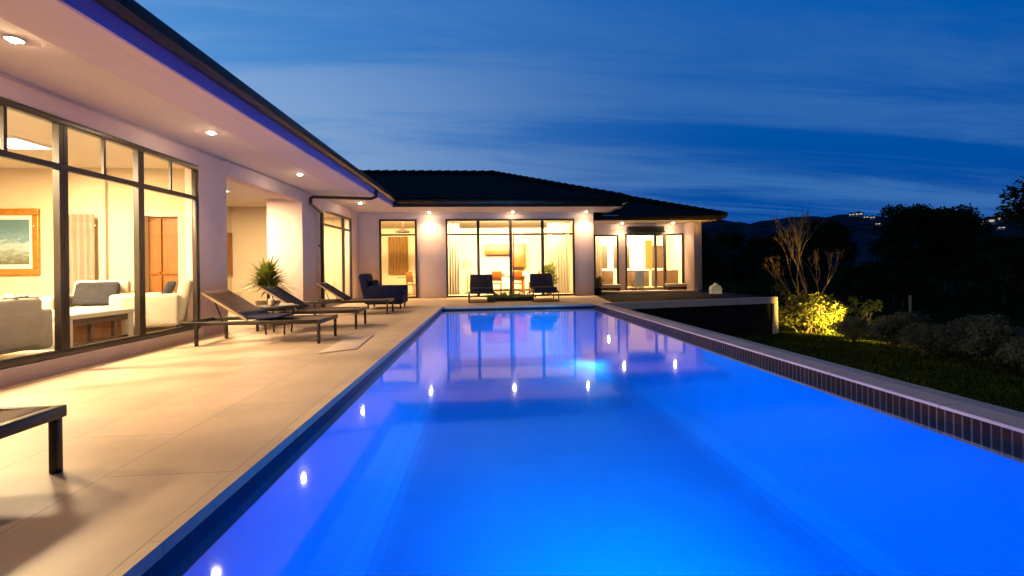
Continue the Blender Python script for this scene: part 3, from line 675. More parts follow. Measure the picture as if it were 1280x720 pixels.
p_ = thing('pole', 'slim dark pole on a round base between the two far lounge chairs', 'pole', (1.22, 15.4, 0))
q = MB(); q.cyl((0, 0, .03), (0, 0, 2.2), .022); q.build('shaft', M['steel'], p_); q = MB(); q.lathe([(0, .035), (.16, .03), (.17, 0), (0, 0)], n=20); q.build('base', M['steel'], p_)
# low planter between the chairs
pl = thing('planter', 'low dark trough of pale green plants between the far lounge chairs', 'planter', (1.05, 14.7, 0))
q = MB(); q.box(-.75, .75, -.12, .12, 0, .12); q.build('trough', M['blackmet'], pl, bevel=.01)
leaves('foliage', M['leaf_dracaena'], pl, [(x, 0, .16, .16, .12, .07, 90) for x in np.linspace(-.65, .65, 8)], .08, 5)

# navy armchair
ac = thing('armchair', 'tall navy upholstered armchair on the deck by the corner window', 'armchair', (-2.5, 12.75, 0)); ac.scale = (.93, .93, .86)
q = MB(); q.box(-.50, .52, -.42, .42, .14, .42); q.build('base', M['navy'], ac, bevel=.04, seg=3)
q = MB(); q.box(-.30, .56, -.30, .30, .42, .56); q.build('seat_cushion', M['navy'], ac, bevel=.05, seg=4)
q = MB(); q.hexa([(-.56, -.42, .15), (-.28, -.42, .15), (-.28, .42, .15), (-.56, .42, .15), (-.74, -.40, 1.08), (-.52, -.40, 1.12), (-.52, .40, 1.12), (-.74, .40, 1.08)]); q.build('backrest', M['navy'], ac, bevel=.07, seg=4)
for s in (-1, 1):
    q = MB(); q.box(-.42, .54, s * .44 - .09, s * .44 + .09, .16, .72); q.build('arm', M['navy'], ac, bevel=.05, seg=4)
for sx in (-.45, .46):
    for sy in (-.38, .38):
        q = MB(); q.cyl((sx, sy, 0), (sx, sy, .15), .022, .03, 8); q.build('leg', M['dark_wood'], ac)
q = MB(); q.hexa([(-.30, -.26, .56), (-.12, -.26, .56), (-.12, .26, .56), (-.30, .26, .56), (-.44, -.25, .88), (-.30, -.25, .92), (-.30, .25, .92), (-.44, .25, .88)]); q.build('back_cushion', M['navy'], ac, bevel=.06, seg=4)

# pale mat lying flat between the loungers and the water
q = MB(); slab(q, [(-1.96, 5.75), (-1.56, 6.0), (-1.64, 7.3), (-1.98, 7.42)], .002, .011)
mt_ = q.build('mat', M['mat'], None, bevel=.005); tag(mt_, 'thin pale mat lying flat on the deck between the brown lounger and the pool', 'mat')
# side table, bowl, potted plant
st = thing('side_table', 'small round dark side table between the brown and the navy loungers', 'side table', (-3.28, 7.78, 0))
q = MB(); q.lathe([(0, .43), (.30, .43), (.31, .44), (.31, .455), (.30, .465), (0, .465)], n=28); q.build('table_top', M['black_rattan'], st, smooth=False)
for i in range(4):
    a = PI / 4 + i * PI / 2; q = MB(); q.cyl((.20 * math.cos(a), .20 * math.sin(a), 0), (.24 * math.cos(a), .24 * math.sin(a), .43), .014); q.build('leg', M['steel'], st)
q = MB(); q.lathe([(.21, .15), (.225, .16), (.21, .17)], n=24); q.build('ring', M['steel'], st)
vz = thing('candle_jar', 'small amber candle jar on the round side table', 'candle', (-3.36, 7.70, .466))
q = MB(); q.lathe([(0, 0), (.045, 0), (.05, .02), (.05, .10), (.044, .11), (.044, .03), (0, .03)], n=18); q.build('jar', M['creampot'], vz, smooth=True); q = MB(); q.cyl((0, 0, .031), (0, 0, .08), .035); q.build('candle', M['white_fab'], vz)
bk = thing('book', 'closed white magazine lying on the round side table', 'magazine', (-3.18, 7.86, .466), .5)
q = MB(); q.box(-.10, .10, -.14, .14, 0, .006); q.build('cover', M['mount'], bk); q = MB(); q.box(-.098, .098, -.137, .137, .0065, .014); q.build('pages', M['white_fab'], bk)

def spiky_plant(t, h, nl, ln, seed, m, r=.012, wd=.022):
    g = random.Random(seed); q = MB()
    for i in range(nl):
        a = g.uniform(0, 2 * PI); e = g.uniform(-.05, 1.5); l = ln * g.uniform(.65, 1.05)
        p = Vector((0, 0, h + g.uniform(-.14, .12))); d0 = Vector((math.cos(a) * math.cos(e), math.sin(a) * math.cos(e), math.sin(e)))
        side = Vector((-math.sin(a), math.cos(a), 0)); prev = None; vs = []; ns = 5
        for k_ in range(ns + 1):
            f = k_ / ns; w_ = wd * (1 - f) ** .7 * (0.5 + f * 1.2 if f < .4 else 1); pt = p + d0 * l * f + Vector((0, 0, -.28 * l * f * f))
            vs += [pt - side * w_, pt + side * w_]
        q.add(vs, [(2 * k_, 2 * k_ + 1, 2 * k_ + 3, 2 * k_ + 2) for k_ in range(ns)])
    return q.build('foliage', m, t)
pp = thing('potted_plant', 'spiky bright green plant in a cream pot in the covered alcove', 'potted plant', (-4.05, 9.15, 0))
q = MB(); q.lathe([(0, 0), (.15, 0), (.19, .18), (.21, .42), (.225, .43), (.225, .46), (.20, .46), (.19, .40), (0, .40)], n=24); q.build('pot', M['creampot'], pp, smooth=True)
q = MB(); q.cyl((0, 0, .39), (.01, 0, .74), .035, .028, 8); q.build('stem', M['bark'], pp)
spiky_plant(pp, .78, 340, .70, 3, M['leaf_dracaena'], wd=.034)

# planter shrub near the pier, cream chair, ornament on the terrace
sp_ = thing('potted_plant', 'small dark leafy plant in a pot against the right pier of the main wing', 'potted plant', (4.62, 17.35, 0.002))
q = MB(); q.lathe([(0, 0), (.13, 0), (.18, .26), (.19, .28), (.16, .28), (0, .25)], n=20); q.build('pot', M['blackmet'], sp_, smooth=True)
leaves('foliage', M['leaf_hedge'], sp_, [(0, 0, .45, .20, .20, .22, 260), (.06, .03, .62, .12, .12, .12, 90)], .09, 8)
cc = thing('garden_chair', 'cream backed chair standing before the glazed door of the recessed wing', 'chair', (6.65, 18.55, .07))
q = MB(); q.box(-.20, .20, -.20, .20, .36, .43); q.build('seat', M['white_fab'], cc, bevel=.02)
q = MB(); q.box(-.19, .19, -.25, -.205, .16, .84); q.build('backrest', M['creamorn_glow'], cc, bevel=.022, seg=3)
for sx in (-.17, .17):
    for sy in (-.18, .17):
        q = MB(); q.cyl((sx, sy, 0), (sx, sy, .36), .016, .02, 8); q.build('leg', M['dark_wood'], cc)
on = thing('garden_ornament', 'small cream stone ornament with scalloped top on the dark terrace', 'ornament', (9.05, 16.75, 0.0))
q = MB(); q.box(-.20, .20, -.12, .12, 0, .06); q.build('base', M['creamorn_glow'], on, bevel=.01)
q = MB(); q.prism([(-.20, .06), (-.05, .06), (0, .13), (.05, .06), (.20, .06), (.22, .18), (.16, .30), (.07, .33), (.0, .42), (-.07, .33), (-.16, .30), (-.22, .18)], -.10, .10); q.build('crest', M['creamorn_glow'], on, bevel=.02, seg=3)
for i, (x0, x1, lb) in enumerate(((4.98, 6.0, 'pale padded bench under the left window of the recessed wing'), (8.02, 8.85, 'pale padded bench under the right window of the recessed wing'))):
    bn = thing('bench', lb, 'bench', ((x0 + x1) / 2, 18.85, .07)); w_ = (x1 - x0) / 2
    q = MB(); q.box(-w_ + .03, w_ - .03, -.19, .19, .05, .14); q.build('frame', M['dark_wood'], bn, bevel=.006); q = MB(); q.box(-w_, w_, -.21, .21, .14, .27); q.build('cushion', M['white_fab'], bn, bevel=.035, seg=3)
    for sx in (-w_ + .07, w_ - .07): q = MB(); q.box(sx - .025, sx + .025, -.18, .18, 0, .05); q.build('leg', M['dark_wood'], bn)

def curtain(name, label, x0, x1, y, z0, z1, m, folds=9, amp=.045, axis='x'):
    q = MB(); vs = []; n = folds * 8
    for i in range(n + 1):
        f = i / n; a = x0 + (x1 - x0) * f; dd = amp * math.sin(f * folds * 2 * PI)
        for z in (z0, z1):
            sc_ = 1 if z == z1 else 1.15
            vs.append((a, y + dd * sc_, z) if axis == 'x' else (y + dd * sc_, a, z))
    q.add(vs, [(2 * i, 2 * i + 2, 2 * i + 3, 2 * i + 1) for i in range(n)])
    o = q.build(name, m, None, smooth=True); o.location = (0, 0, 0); return tag(o, label, 'curtain')
# ------------------------------------------------------------------ living room furniture
def cushion_mb(sx, sy, sz): 
    q = MB(); q.box(-sx, sx, -sy, sy, -sz, sz); return q
sf = thing('sofa', 'long grey sofa with its back against the living room window', 'sofa', (-5.05, 4.25, .15))
q = MB(); q.box(-.45, .42, -.95, .95, .08, .36); q.build('base', M['grey_fab'], sf, bevel=.04, seg=3)
q = MB(); q.hexa([(.20, -.95, .10), (.44, -.95, .10), (.44, .95, .10), (.20, .95, .10), (.24, -.95, .62), (.46, -.95, .62), (.46, .95, .62), (.24, .95, .62)]); q.build('backrest', M['grey_fab'], sf, bevel=.05, seg=4)
for s in (-1, 1): q = MB(); q.box(-.45, .43, s * 1.0 - .10, s * 1.0 + .10, .06, .50); q.build('arm', M['grey_fab'], sf, bevel=.05, seg=4)
for s in (-.47, .47): q = MB(); q.box(-.42, .20, s - .45, s + .45, .36, .48); q.build('seat_cushion', M['grey_fab'], sf, bevel=.05, seg=4)
q = MB()
for i in range(26):
    y = -.9 + i * .072; q.ball((.35 + .05 * math.sin(i * 2.1), y, .635 + .012 * math.sin(i * 1.7)), .034, 5, 8, 1.6, 1, .75)
th_ = q.build('throw', [M['throw']], None, smooth=True); th_.location = (-5.05, 4.25, .15); tag(th_, 'pale knotted throw along the top of the grey sofa back', 'throw')
pt = thing('painting', 'blue landscape painting in a broad gilt frame on the living room wall', 'painting', (-7.72, 8.1, 1.56))
q = MB(); fo, fi, fh, fhi = .52, .42, .55, .44
q.box(-fo, fo, -.05, -.002, fhi, fh); q.box(-fo, fo, -.05, -.002, -fh, -fhi); q.box(-fo, -fi, -.05, -.002, -fhi, fhi); q.box(fi, fo, -.05, -.002, -fhi, fhi); q.build('frame', M['gold'], pt, bevel=.015, seg=3)
q = MB(); q.box(-fi, fi, -.02, -.004, -fhi, fhi); q.build('mount', M['mount'], pt)
mp_ = bpy.data.materials.new('painted_canvas'); nt_, out_ = nodes(mp_); P_ = N(nt_, 'ShaderNodeBsdfPrincipled', Roughness=.6)
t_ = N(nt_, 'ShaderNodeTexCoord'); s3 = N(nt_, 'ShaderNodeSeparateXYZ'); nt_.links.new(t_.outputs['Object'], s3.inputs[0])
nz_ = N(nt_, 'ShaderNodeTexNoise', Scale=6.0, Detail=8.0, Roughness=.7); m3 = N(nt_, 'ShaderNodeMapping'); m3.inputs['Scale'].default_value = (1, 1, 2.4); nt_.links.new(t_.outputs['Object'], m3.inputs[0]); nt_.links.new(m3.outputs[0], nz_.inputs['Vector'])
ma = N(nt_, 'ShaderNodeMath', operation='MULTIPLY_ADD'); ma.inputs[1].default_value = .9; ma.inputs[2].default_value = .5; nt_.links.new(s3.outputs[2], ma.inputs[0])
mb_ = N(nt_, 'ShaderNodeMath', operation='MULTIPLY_ADD'); mb_.inputs[1].default_value = .55; nt_.links.new(nz_.outputs['Fac'], mb_.inputs[0]); nt_.links.new(ma.outputs[0], mb_.inputs[2])
rr = N(nt_, 'ShaderNodeValToRGB'); el = rr.color_ramp.elements; el[0].position = .35; el[0].color = (.03, .045, .03, 1); el[1].position = 1.0; el[1].color = (.05, .12, .15, 1)
for p, c_ in ((.5, (.10, .11, .07)), (.62, (.20, .26, .24)), (.72, (.32, .40, .40)), (.82, (.10, .20, .24))): e_ = el.new(p); e_.color = (*c_, 1)
nt_.links.new(mb_.outputs[0], rr.inputs[0]); nt_.links.new(rr.outputs[0], P_.inputs['Base Color']); nt_.links.new(P_.outputs[0], out_.inputs['Surface'])
q = MB(); q.box(-.36, .36, -.026, -.0205, -.37, .37); q.build('canvas', mp_, pt)
ct = thing('coffee_table', 'white low table with dark open compartments just inside the living room window', 'table', (-4.98, 6.12, .15))
q = MB(); q.box(-.28, .28, -.52, .52, .33, .39); q.build('table_top', M['white_wood'], ct, bevel=.008)
for s in (-1, 1): q = MB(); q.box(-.26, .26, s * .47 - .04, s * .47 + .04, 0, .33); q.build('side_panel', M['white_wood'], ct, bevel=.006)
q = MB(); q.box(.20, .24, -.43, .43, .25, .33); q.box(.20, .24, -.43, .43, .0, .04); q.box(.20, .245, -.16, -.12, .04, .25); q.box(.20, .245, .20, .24, .04, .25); q.build('shelf_frame', M['dark_wood'], ct)
q = MB(); q.box(-.22, .16, -.43, .43, .04, .24); q.build('drawer', M['honey'], ct)
def arm_chair(label, loc, rz, m, pm):
    t = thing('armchair', label, 'armchair', loc, rz)
    q = MB(); q.box(-.36, .36, -.36, .36, .10, .38); q.build('base', m, t, bevel=.05, seg=4)
    q = MB(); q.hexa([(-.36, .22, .12), (.36, .22, .12), (.36, .40, .12), (-.36, .40, .12), (-.34, .36, .78), (.34, .36, .78), (.34, .52, .76), (-.34, .52, .76)]); q.build('backrest', m, t, bevel=.06, seg=4)
    for s in (-1, 1): q = MB(); q.box(s * .38 - .08, s * .38 + .08, -.36, .34, .08, .56); q.build('arm', m, t, bevel=.05, seg=4)
    q = MB(); q.hexa([(-.27, .06, .40), (.27, .06, .40), (.27, .20, .40), (-.27, .20, .40), (-.26, .20, .74), (.26, .20, .74), (.26, .33, .74), (-.26, .33, .74)]); q.build('cushion', pm, t, bevel=.05, seg=4)
    for sx in (-.30, .30):
        for sy in (-.30, .32): q = MB(); q.cyl((sx, sy, 0), (sx, sy, .11), .02, .025, 8); q.build('leg', M['dark_wood'], t)
    return t
arm_chair('white armchair with a dark cushion by the doorway end of the window', (-4.98, 7.35, .15), -1.0, M['white_fab'], M['char'])
arm_chair('cream armchair with a charcoal cushion behind the white low table', (-5.75, 7.25, .15), .35, M['white_fab'], M['char'])

curtain('curtain', 'beige curtain panel against the living room end wall beside the doorway', -6.75, -6.25, 7.95, .16, 2.0, M['curtg'], 5, .03)
# ------------------------------------------------------------------ main wing interior
curtain('curtain', 'pale gathered curtain at the right end of the wide window', 2.85, 3.75, 18.4, .05, 2.9, M['curt'], 8)
curtain('curtain', 'pale grey gathered curtain at the left end of the wide window', -1.35, -.72, 18.4, .05, 2.9, M['curtg'], 6)
curtain('curtain', 'amber curtain on the back wall behind the narrow window', -4.1, -3.2, 21.4, .9, 2.6, M['curto'], 6)
kc = thing('wall_cabinet', 'orange wood kitchen wall cabinets on the dining room back wall', 'cabinet', (1.3, 21.6, 1.15))
q = MB(); q.box(-.95, .30, -.34, -.002, .58, 1.06); q.build('upper_cabinet', M['orange'], kc, bevel=.006); q = MB(); q.box(.305, .95, -.42, -.002, .0, 1.06); q.build('tall_cabinet', M['orange'], kc, bevel=.006)
for i in range(3): q = MB(); q.box(-.80 + i * .38, -.60 + i * .38, -.36, -.342, .60, .62); q.build('handle', M['steel'], kc)
kb = thing('kitchen_counter', 'white kitchen counter below the orange wall cabinets', 'counter', (1.2, 21.25, .02))
q = MB(); q.box(-1.4, 1.4, -.30, .34, .10, .86); q.build('base', M['white_wood'], kb, bevel=.005); q = MB(); q.box(-1.43, 1.43, -.33, .345, .861, .90); q.build('worktop', M['mount'], kb, bevel=.005)
for i in range(4): q = MB(); q.box(-1.36 + i * .69, -.70 + i * .69, -.318, -.302, .14, .83); q.build('door', M['white_wood'], kb, bevel=.004)
dt = thing('dining_table', 'honey wood dining table behind the wide main window', 'table', (1.15, 19.0, .02))
q = MB(); q.box(-.85, .85, -.45, .45, .70, .75); q.build('table_top', M['honey'], dt, bevel=.008)
for sx in (-.75, .75):
    for sy in (-.36, .36): q = MB(); q.box(sx - .035, sx + .035, sy - .035, sy + .035, 0, .70); q.build('leg', M['honey'], dt)
def dining_chair(label, loc, rz, m, group):
    t = thing('dining_chair', label, 'chair', loc, rz, group)
    q = MB(); q.box(-.21, .21, -.21, .21, .42, .47); q.build('seat', m, t, bevel=.015)
    q = MB(); q.hexa([(-.21, .18, .55), (.21, .18, .55), (.21, .215, .55), (-.21, .215, .55), (-.20, .24, .95), (.20, .24, .95), (.20, .27, .95), (-.20, .27, .95)]); q.build('backrest', m, t, bevel=.015)
    for sx in (-.18, .18):
        q = MB(); q.cyl((sx, -.18, 0), (sx, -.18, .42), .016, .02, 8); q.build('leg', m, t); q = MB(); q.cyl((sx, .19, 0), (sx, .2, .60), .016, .02, 8); q.build('leg', m, t)
    return t
G = 'dining chairs around the honey wood table'
d0 = dining_chair('orange wood dining chair on the pool side of the table, left of the pair', (.75, 18.25, .02), PI, M['orange'], G)
dup(d0, (1.55, 18.25, .02), PI + .1, 'orange wood dining chair on the pool side of the table, right of the pair')
dup(d0, (-.05, 19.0, .02), PI / 2, 'orange wood dining chair at the left head of the dining table')
dup(d0, (2.35, 19.05, .02), -PI / 2, 'orange wood dining chair at the right head of the dining table')
fb = thing('fruit_bowl', 'white bowl of oranges on the honey wood dining table', 'bowl', (1.0, 18.85, .77))
q = MB(); q.lathe([(0, 0), (.08, 0), (.17, .07), (.18, .09), (.165, .08), (0, .02)], n=24); q.build('bowl', M['white_fab'], fb, smooth=True)
for a in range(5): q = MB(); q.ball((.08 * math.cos(a * 1.26), .08 * math.sin(a * 1.26), .09), .042, 8, 12); q.build('orange', M['orange'], fb, smooth=True)
fl = thing('floor_lamp', 'amber shaded floor lamp near the left end of the wide window', 'lamp', (-.42, 19.2, .02))
q = MB(); q.lathe([(0, 0), (.15, 0), (.15, .02), (.02, .04), (.014, 1.15), (0, 1.15)], n=16); q.build('stand', M['honey'], fl, smooth=True); q = MB(); q.lathe([(.24, 1.05), (.15, 1.45)], n=24); q.build('lamp_shade', mat('amber_shade', (.6, .35, .08), .8, .1, 6, emis=(1, .55, .12), estr=.55), fl, smooth=True)
hp_ = thing('potted_plant', 'leafy house plant in a terracotta pot inside the right bay of the wide window', 'potted plant', (3.02, 17.95 - .75, .02))
hp_.location = (2.75, 17.55, .02)
q = MB(); q.lathe([(0, 0), (.13, 0), (.17, .26), (.19, .26), (.19, .30), (.15, .29), (0, .26)], n=20); q.build('pot', M['terra'], hp_, smooth=True)
q = MB(); q.cyl((0, 0, .25), (.02, 0, .85), .02, .012, 6); q.build('stem', M['bark'], hp_); leaves('foliage', M['leaf_lit'], hp_, [(0, 0, .95, .26, .26, .28, 160), (.12, 0, .62, .16, .16, .2, 50)], .17, 4)
wt = thing('bistro_table', 'small honey wood table behind the narrow main window', 'table', (-2.9, 19.0, .02))
q = MB(); q.lathe([(0, .72), (.40, .72), (.41, .735), (.40, .75), (0, .75)], n=28); q.build('table_top', M['honey'], wt); q = MB(); q.lathe([(0, 0), (.22, 0), (.2, .03), (.035, .06), (.03, .72), (0, .72)], n=16); q.build('pedestal', M['honey'], wt, smooth=True)
dining_chair('honey wood chair at the small table behind the narrow window', (-2.55, 18.45, .02), 2.4, M['honey'], None)
# pendant lamp in the narrow-window room
pd = thing('pendant_lamp', 'white pendant lamp hanging behind the top pane of the narrow window', 'lamp', (-2.95, 18.4, 2.55))
q = MB(); q.cyl((0, 0, .12), (0, 0, .45), .006); q.build('cord', M['steel'], pd); q = MB(); q.lathe([(.30, 0), (.28, .04), (.10, .11), (.02, .13)], n=24); q.build('lamp_shade', M['steel'], pd, smooth=True)
# right wing furniture
for x0, x1, lb in ((4.7, 6.3, 'dark vanity unit with pale top seen through the left window of the recessed wing'), (6.6, 8.0, 'dark vanity unit with pale top seen through the glazed door'), (8.3, 9.5, 'dark vanity unit with pale top seen through the right window by the pillar')):
    vn = thing('vanity_unit', lb, 'vanity', ((x0 + x1) / 2, 21.0, FR), 0, 'vanity units in the recessed wing'); w_ = (x1 - x0) / 2
    q = MB(); q.box(-w_, w_, -.25, .25, .08, .82); q.build('base', M['dark_wood'], vn, bevel=.005); q = MB(); q.box(-w_ - .02, w_ + .02, -.28, .26, .821, .90); q.build('worktop', M['white_wood'], vn, bevel=.006)
    for i in range(3): q = MB(); q.box(-w_ + .04 + i * (2 * w_ - .04) / 3, -w_ + (i + 1) * (2 * w_ - .04) / 3, -.266, -.252, .14, .78); q.build('door', M['dark_wood'], vn, bevel=.004)
for x, w_, lb in ((5.98, .46, 'dark framed mirror on the back wall behind the left window'), (7.15, .42, 'arched dark mirror on the back wall behind the glazed door'), (9.0, .38, 'tall dark mirror on the back wall behind the right window')):
    mr_ = thing('mirror', lb, 'mirror', (x, 22.2, 1.0), 0, 'mirrors in the recessed wing')
    q = MB(); q.box(-w_, w_, -.02, -.002, 0, 1.15); q.build('mirror_glass', M['mirror'], mr_); q = MB(); q.box(-w_ - .05, -w_, -.03, -.002, -.05, 1.2); q.box(w_, w_ + .05, -.03, -.002, -.05, 1.2); q.box(-w_, w_, -.03, -.002, 1.15, 1.2); q.box(-w_, w_, -.03, -.002, -.05, 0); q.build('frame', M['mount'], mr_)
curtain('curtain', 'amber curtain on the back wall beside the tall dark mirror', 8.35, 8.7, 22.1, .95, 2.4, M['curto'], 4, .03)
curtain('curtain', 'pale curtain strip inside the left window of the recessed wing', 5.25, 5.55, 20.0, .5, 2.4, M['curt'], 4, .03)

# ------------------------------------------------------------------ garden
def branchy(q, p, d, l, r, depth, g, spread=.55, tips=None, upb=.25):
    p = Vector(p); d = Vector(d).normalized(); ns = 3
    for i in range(ns):
        e = p + d * (l / ns); q.cyl(p, e, r * (1 - .25 * i / ns), r * (1 - .25 * (i + 1) / ns), 7, cap=False)
        p = e; d = (d + Vector((g.uniform(-1, 1), g.uniform(-1, 1), g.uniform(-.4, .9))) * .16).normalized()
    if depth == 0:
        if tips is not None: tips.append(p)
        return
    for k_ in range(g.choice((2, 3))):
        nd = (d + Vector((g.uniform(-1, 1), g.uniform(-1, 1), g.uniform(-.3, .7))) * spread + Vector((0, 0, upb))).normalized()
        branchy(q, p, nd, l * g.uniform(.6, .82), r * .66, depth - 1, g, spread, tips, upb)

# lit shrub, bare tree, spot
sh = thing('shrub', 'large shrub glowing yellow green under the garden spotlight', 'shrub', (10.95, 14.35, -1.2))
g_ = random.Random(4); q = MB()
for i in range(9): q = MB(); branchy(q, (g_.uniform(-.3, .3), g_.uniform(-.2, .2), 0), (g_.uniform(-.7, .7), g_.uniform(-.5, .5), 1), .45, .02, 2, g_); q.build('stem', M['bark'], sh)
cl_ = [(g_.uniform(-.95, .95), g_.uniform(-.55, .55), g_.uniform(.25, 1.15), .32, .32, .26, 260) for _ in range(30)]
cl_ = [c_ for c_ in cl_ if (c_[0] / 1.15) ** 2 + ((c_[2] - .5) / .95) ** 2 < 1.05]
leaves('foliage', M['leaf_lit'], sh, cl_, .085, 21)
bt = thing('bare_tree', 'bare multi stemmed tree lit from below behind the glowing shrub', 'tree', (11.75, 15.6, -1.2))
q = MB(); g_ = random.Random(12); tips = []
for dx_, dy_, ln_, r_ in ((-.16, 0, 1.20, .032), (.03, .02, 1.35, .046), (.26, -.05, 1.05, .030), (-.42, .0, .90, .022)): branchy(q, (dx_ * .25, dy_, 0), (dx_ * .8, dy_, 1), ln_, r_, 5, g_, .5, tips, .22)
q.build('trunk', M['bark'], bt)
leaves('foliage', M['leaf_lit'], bt, [(-1.0, -.2, 1.35, .35, .3, .3, 110), (-.55, 0, 1.0, .3, .3, .25, 90), (.5, 0, 1.0, .25, .3, .25, 60)], .09, 31)
gs = thing('garden_spotlight', 'small black garden spotlight in front of the glowing shrub', 'spotlight', (11.45, 12.82, -1.2))
q = MB(); q.cyl((0, 0, 0), (0, 0, .14), .012); q.build('stake', M['blackmet'], gs); q = MB(); q.cyl((0, -.06, .13), (0, .05, .19), .04, .05, 14); q.build('housing', M['blackmet'], gs)
q = MB(); q.cyl((0, .052, .191), (0, .054, .192), .042, .042, 14); q.build('lens', emit_mat('garden_lens', (1, .8, .3), 30), gs)
spot('garden_lamp', (11.45, 12.9, -.95), (11.1, 14.4, -.55), 2300, (1, .60, .08), 82, .8, .04)
spot('garden_lamp', (11.3, 12.7, -.6), (10.95, 12.1, -1.2), 260, (1, .60, .08), 120, .9, .04)  # added spill lamp without a fixture, brightens the lawn
s2 = thing('shrub', 'small yellow green shrub catching light above the hedge row', 'shrub', (13.1, 14.6, -1.2))
q = MB(); g_ = random.Random(5)
for i in range(4): q = MB(); branchy(q, (0, 0, 0), (g_.uniform(-.4, .4), g_.uniform(-.4, .4), 1), .4, .015, 1, g_); q.build('stem', M['bark'], s2)
leaves('foliage', M['leaf_lit'], s2, [(g_.uniform(-.3, .3), g_.uniform(-.3, .3), g_.uniform(.5, 1.0), .2, .2, .16, 70) for _ in range(7)], .09, 6)
spot('garden_lamp', (13.0, 13.6, -1.0), (13.1, 14.6, -.2), 40, (1, .78, .2), 100, .8, .04)
gs2 = thing('garden_spotlight', 'small black garden spotlight below the small yellow green shrub', 'spotlight', (13.0, 13.52, -1.2))
q = MB(); q.cyl((0, 0, 0), (0, 0, .14), .012); q.build('stake', M['blackmet'], gs2); q = MB(); q.cyl((0, -.06, .13), (0, .05, .19), .04, .05, 14); q.build('housing', M['blackmet'], gs2)

spot('garden_lamp', (11.55, 15.15, -.95), (11.75, 15.62, .8), 90, (1, .52, .14), 75, .8, .04)  # added uplight, unseen behind the shrub and without fixture, brightens the bare trunks
# hedge row along the lawn
hv = []
HG = 'rounded dark shrubs in a row along the lawn'
def hedge_proto(seed):
    g = random.Random(seed); t = thing('hedge_shrub', None, 'shrub', (0, 0, -1.2), 0, HG); q = MB()
    for i in range(6): q = MB(); branchy(q, (0, 0, 0), (g.uniform(-.6, .6), g.uniform(-.6, .6), 1), .3, .014, 1, g); q.build('stem', M['bark_dark'], t)
    cl = []
    for i in range(26):
        a = g.uniform(0, 2 * PI); e = g.uniform(0, 1.3); r = g.uniform(.35, .55)
        cl.append((r * math.cos(a) * math.cos(e), r * math.sin(a) * math.cos(e), .38 + .55 * r * math.sin(e) * 1.5, .20, .20, .17, 190))
    cl.append((0, 0, .4, .45, .45, .35, 900))
    leaves('foliage', M['leaf_hedge'], t, cl, .06, seed); return t
hs = [(10.75, 12.3, .9), (10.9, 11.2, 1.0), (10.75, 10.1, .92), (11.0, 9.0, 1.05), (10.85, 7.9, 1.0), (11.0, 6.8, 1.08), (12.1, 11.9, 1.05), (12.3, 10.2, 1.1), (12.4, 8.6, 1.1)]
hl = ['dark rounded shrub at the lit end of the front hedge row', 'second front row shrub from the glowing shrub', 'middle front row shrub below the pale post', 'fourth front row shrub from the glowing shrub', 'front row shrub nearest the right edge of the view but one', 'front row shrub at the right edge of the view', 'back row shrub closest to the glowing shrub', 'back row shrub in the middle behind the front row', 'back row shrub closest to the large right tree']
pr = [hedge_proto(41), hedge_proto(42)]
for i, (x, y, s_) in enumerate(hs):
    o = pr[i] if i < 2 else dup(pr[i % 2], (0, 0, 0), 0, '', HG)
    o.location = (x, y, -1.2); o.rotation_euler = (0, 0, i * 1.9); o.scale = (s_, s_, s_ * .95); o['label'] = hl[i]
po = thing('garden_post', 'slim pale post standing on a small base beyond the hedge row', 'post', (16.27, 16.0, -1.2))
q = MB(); q.cyl((0, 0, .06), (0, 0, 1.0), .05, .045, 12); q.build('shaft', M['post'], po); q = MB(); q.box(-.09, .22, -.09, .09, 0, .06); q.build('base', M['post'], po, bevel=.01); q = MB(); q.lathe([(.055, 1.0), (.05, 1.05), (0, 1.07)], n=12); q.build('cap', M['post'], po)
q = MB(); slab(q, [(15.2, 15.2), (20, 14.0), (15.6, 10.2), (13.6, 9.4), (13.2, 10.4), (15.0, 12.6)], -1.199, -1.19); struct('path', q, M['soil'])

# trees
def tree_proto(name, label, seed, h, rad, n_leaf, size, m, conic=False, loc=(0, 0, -1.2), group=None):
    g = random.Random(seed); t = thing(name, label, 'tree', loc, 0, group); q = MB(); tips = []
    branchy(q, (0, 0, 0), (g.uniform(-.05, .05), g.uniform(-.05, .05), 1), h * .38, h * .028, 3, g, .6, tips, .12)
    q.build('trunk', M['bark_dark'], t); cl = []
    for p in tips: cl.append((p.x, p.y, p.z, rad * .22, rad * .22, rad * .17, n_leaf // 60))
    for i in range(40):
        f = g.random(); z = h * (.22 + .74 * f); rr_ = rad * (1 - .65 * f if conic else math.sin(PI * (.18 + .74 * f)) ** .7) * g.uniform(.35, 1); a = g.uniform(0, 2 * PI)
        cl.append((rr_ * math.cos(a), rr_ * math.sin(a), z, rad * .26, rad * .26, rad * .18, n_leaf // 40))
    leaves('crown', m, t, cl, size, seed); return t
TG = 'dark trees beyond the garden'
tA = tree_proto('dark_tree', 'broad dark tree rising highest in the middle of the garden skyline', 51, 6.3, 3.1, 9000, .22, M['leaf_dark'], True, (30.6, 30, -1.2), TG)
tB = tree_proto('dark_tree', 'large leafy tree filling the right edge of the view', 52, 5.2, 1.9, 14000, .13, M['leaf_dark'], False, (16.5, 10.9, -1.2), None)
tC = tree_proto('dark_tree', 'dark round tree directly right of the house end', 53, 5.2, 2.6, 6000, .20, M['leaf_dark'], False, (17.5, 36, -1.2), TG)
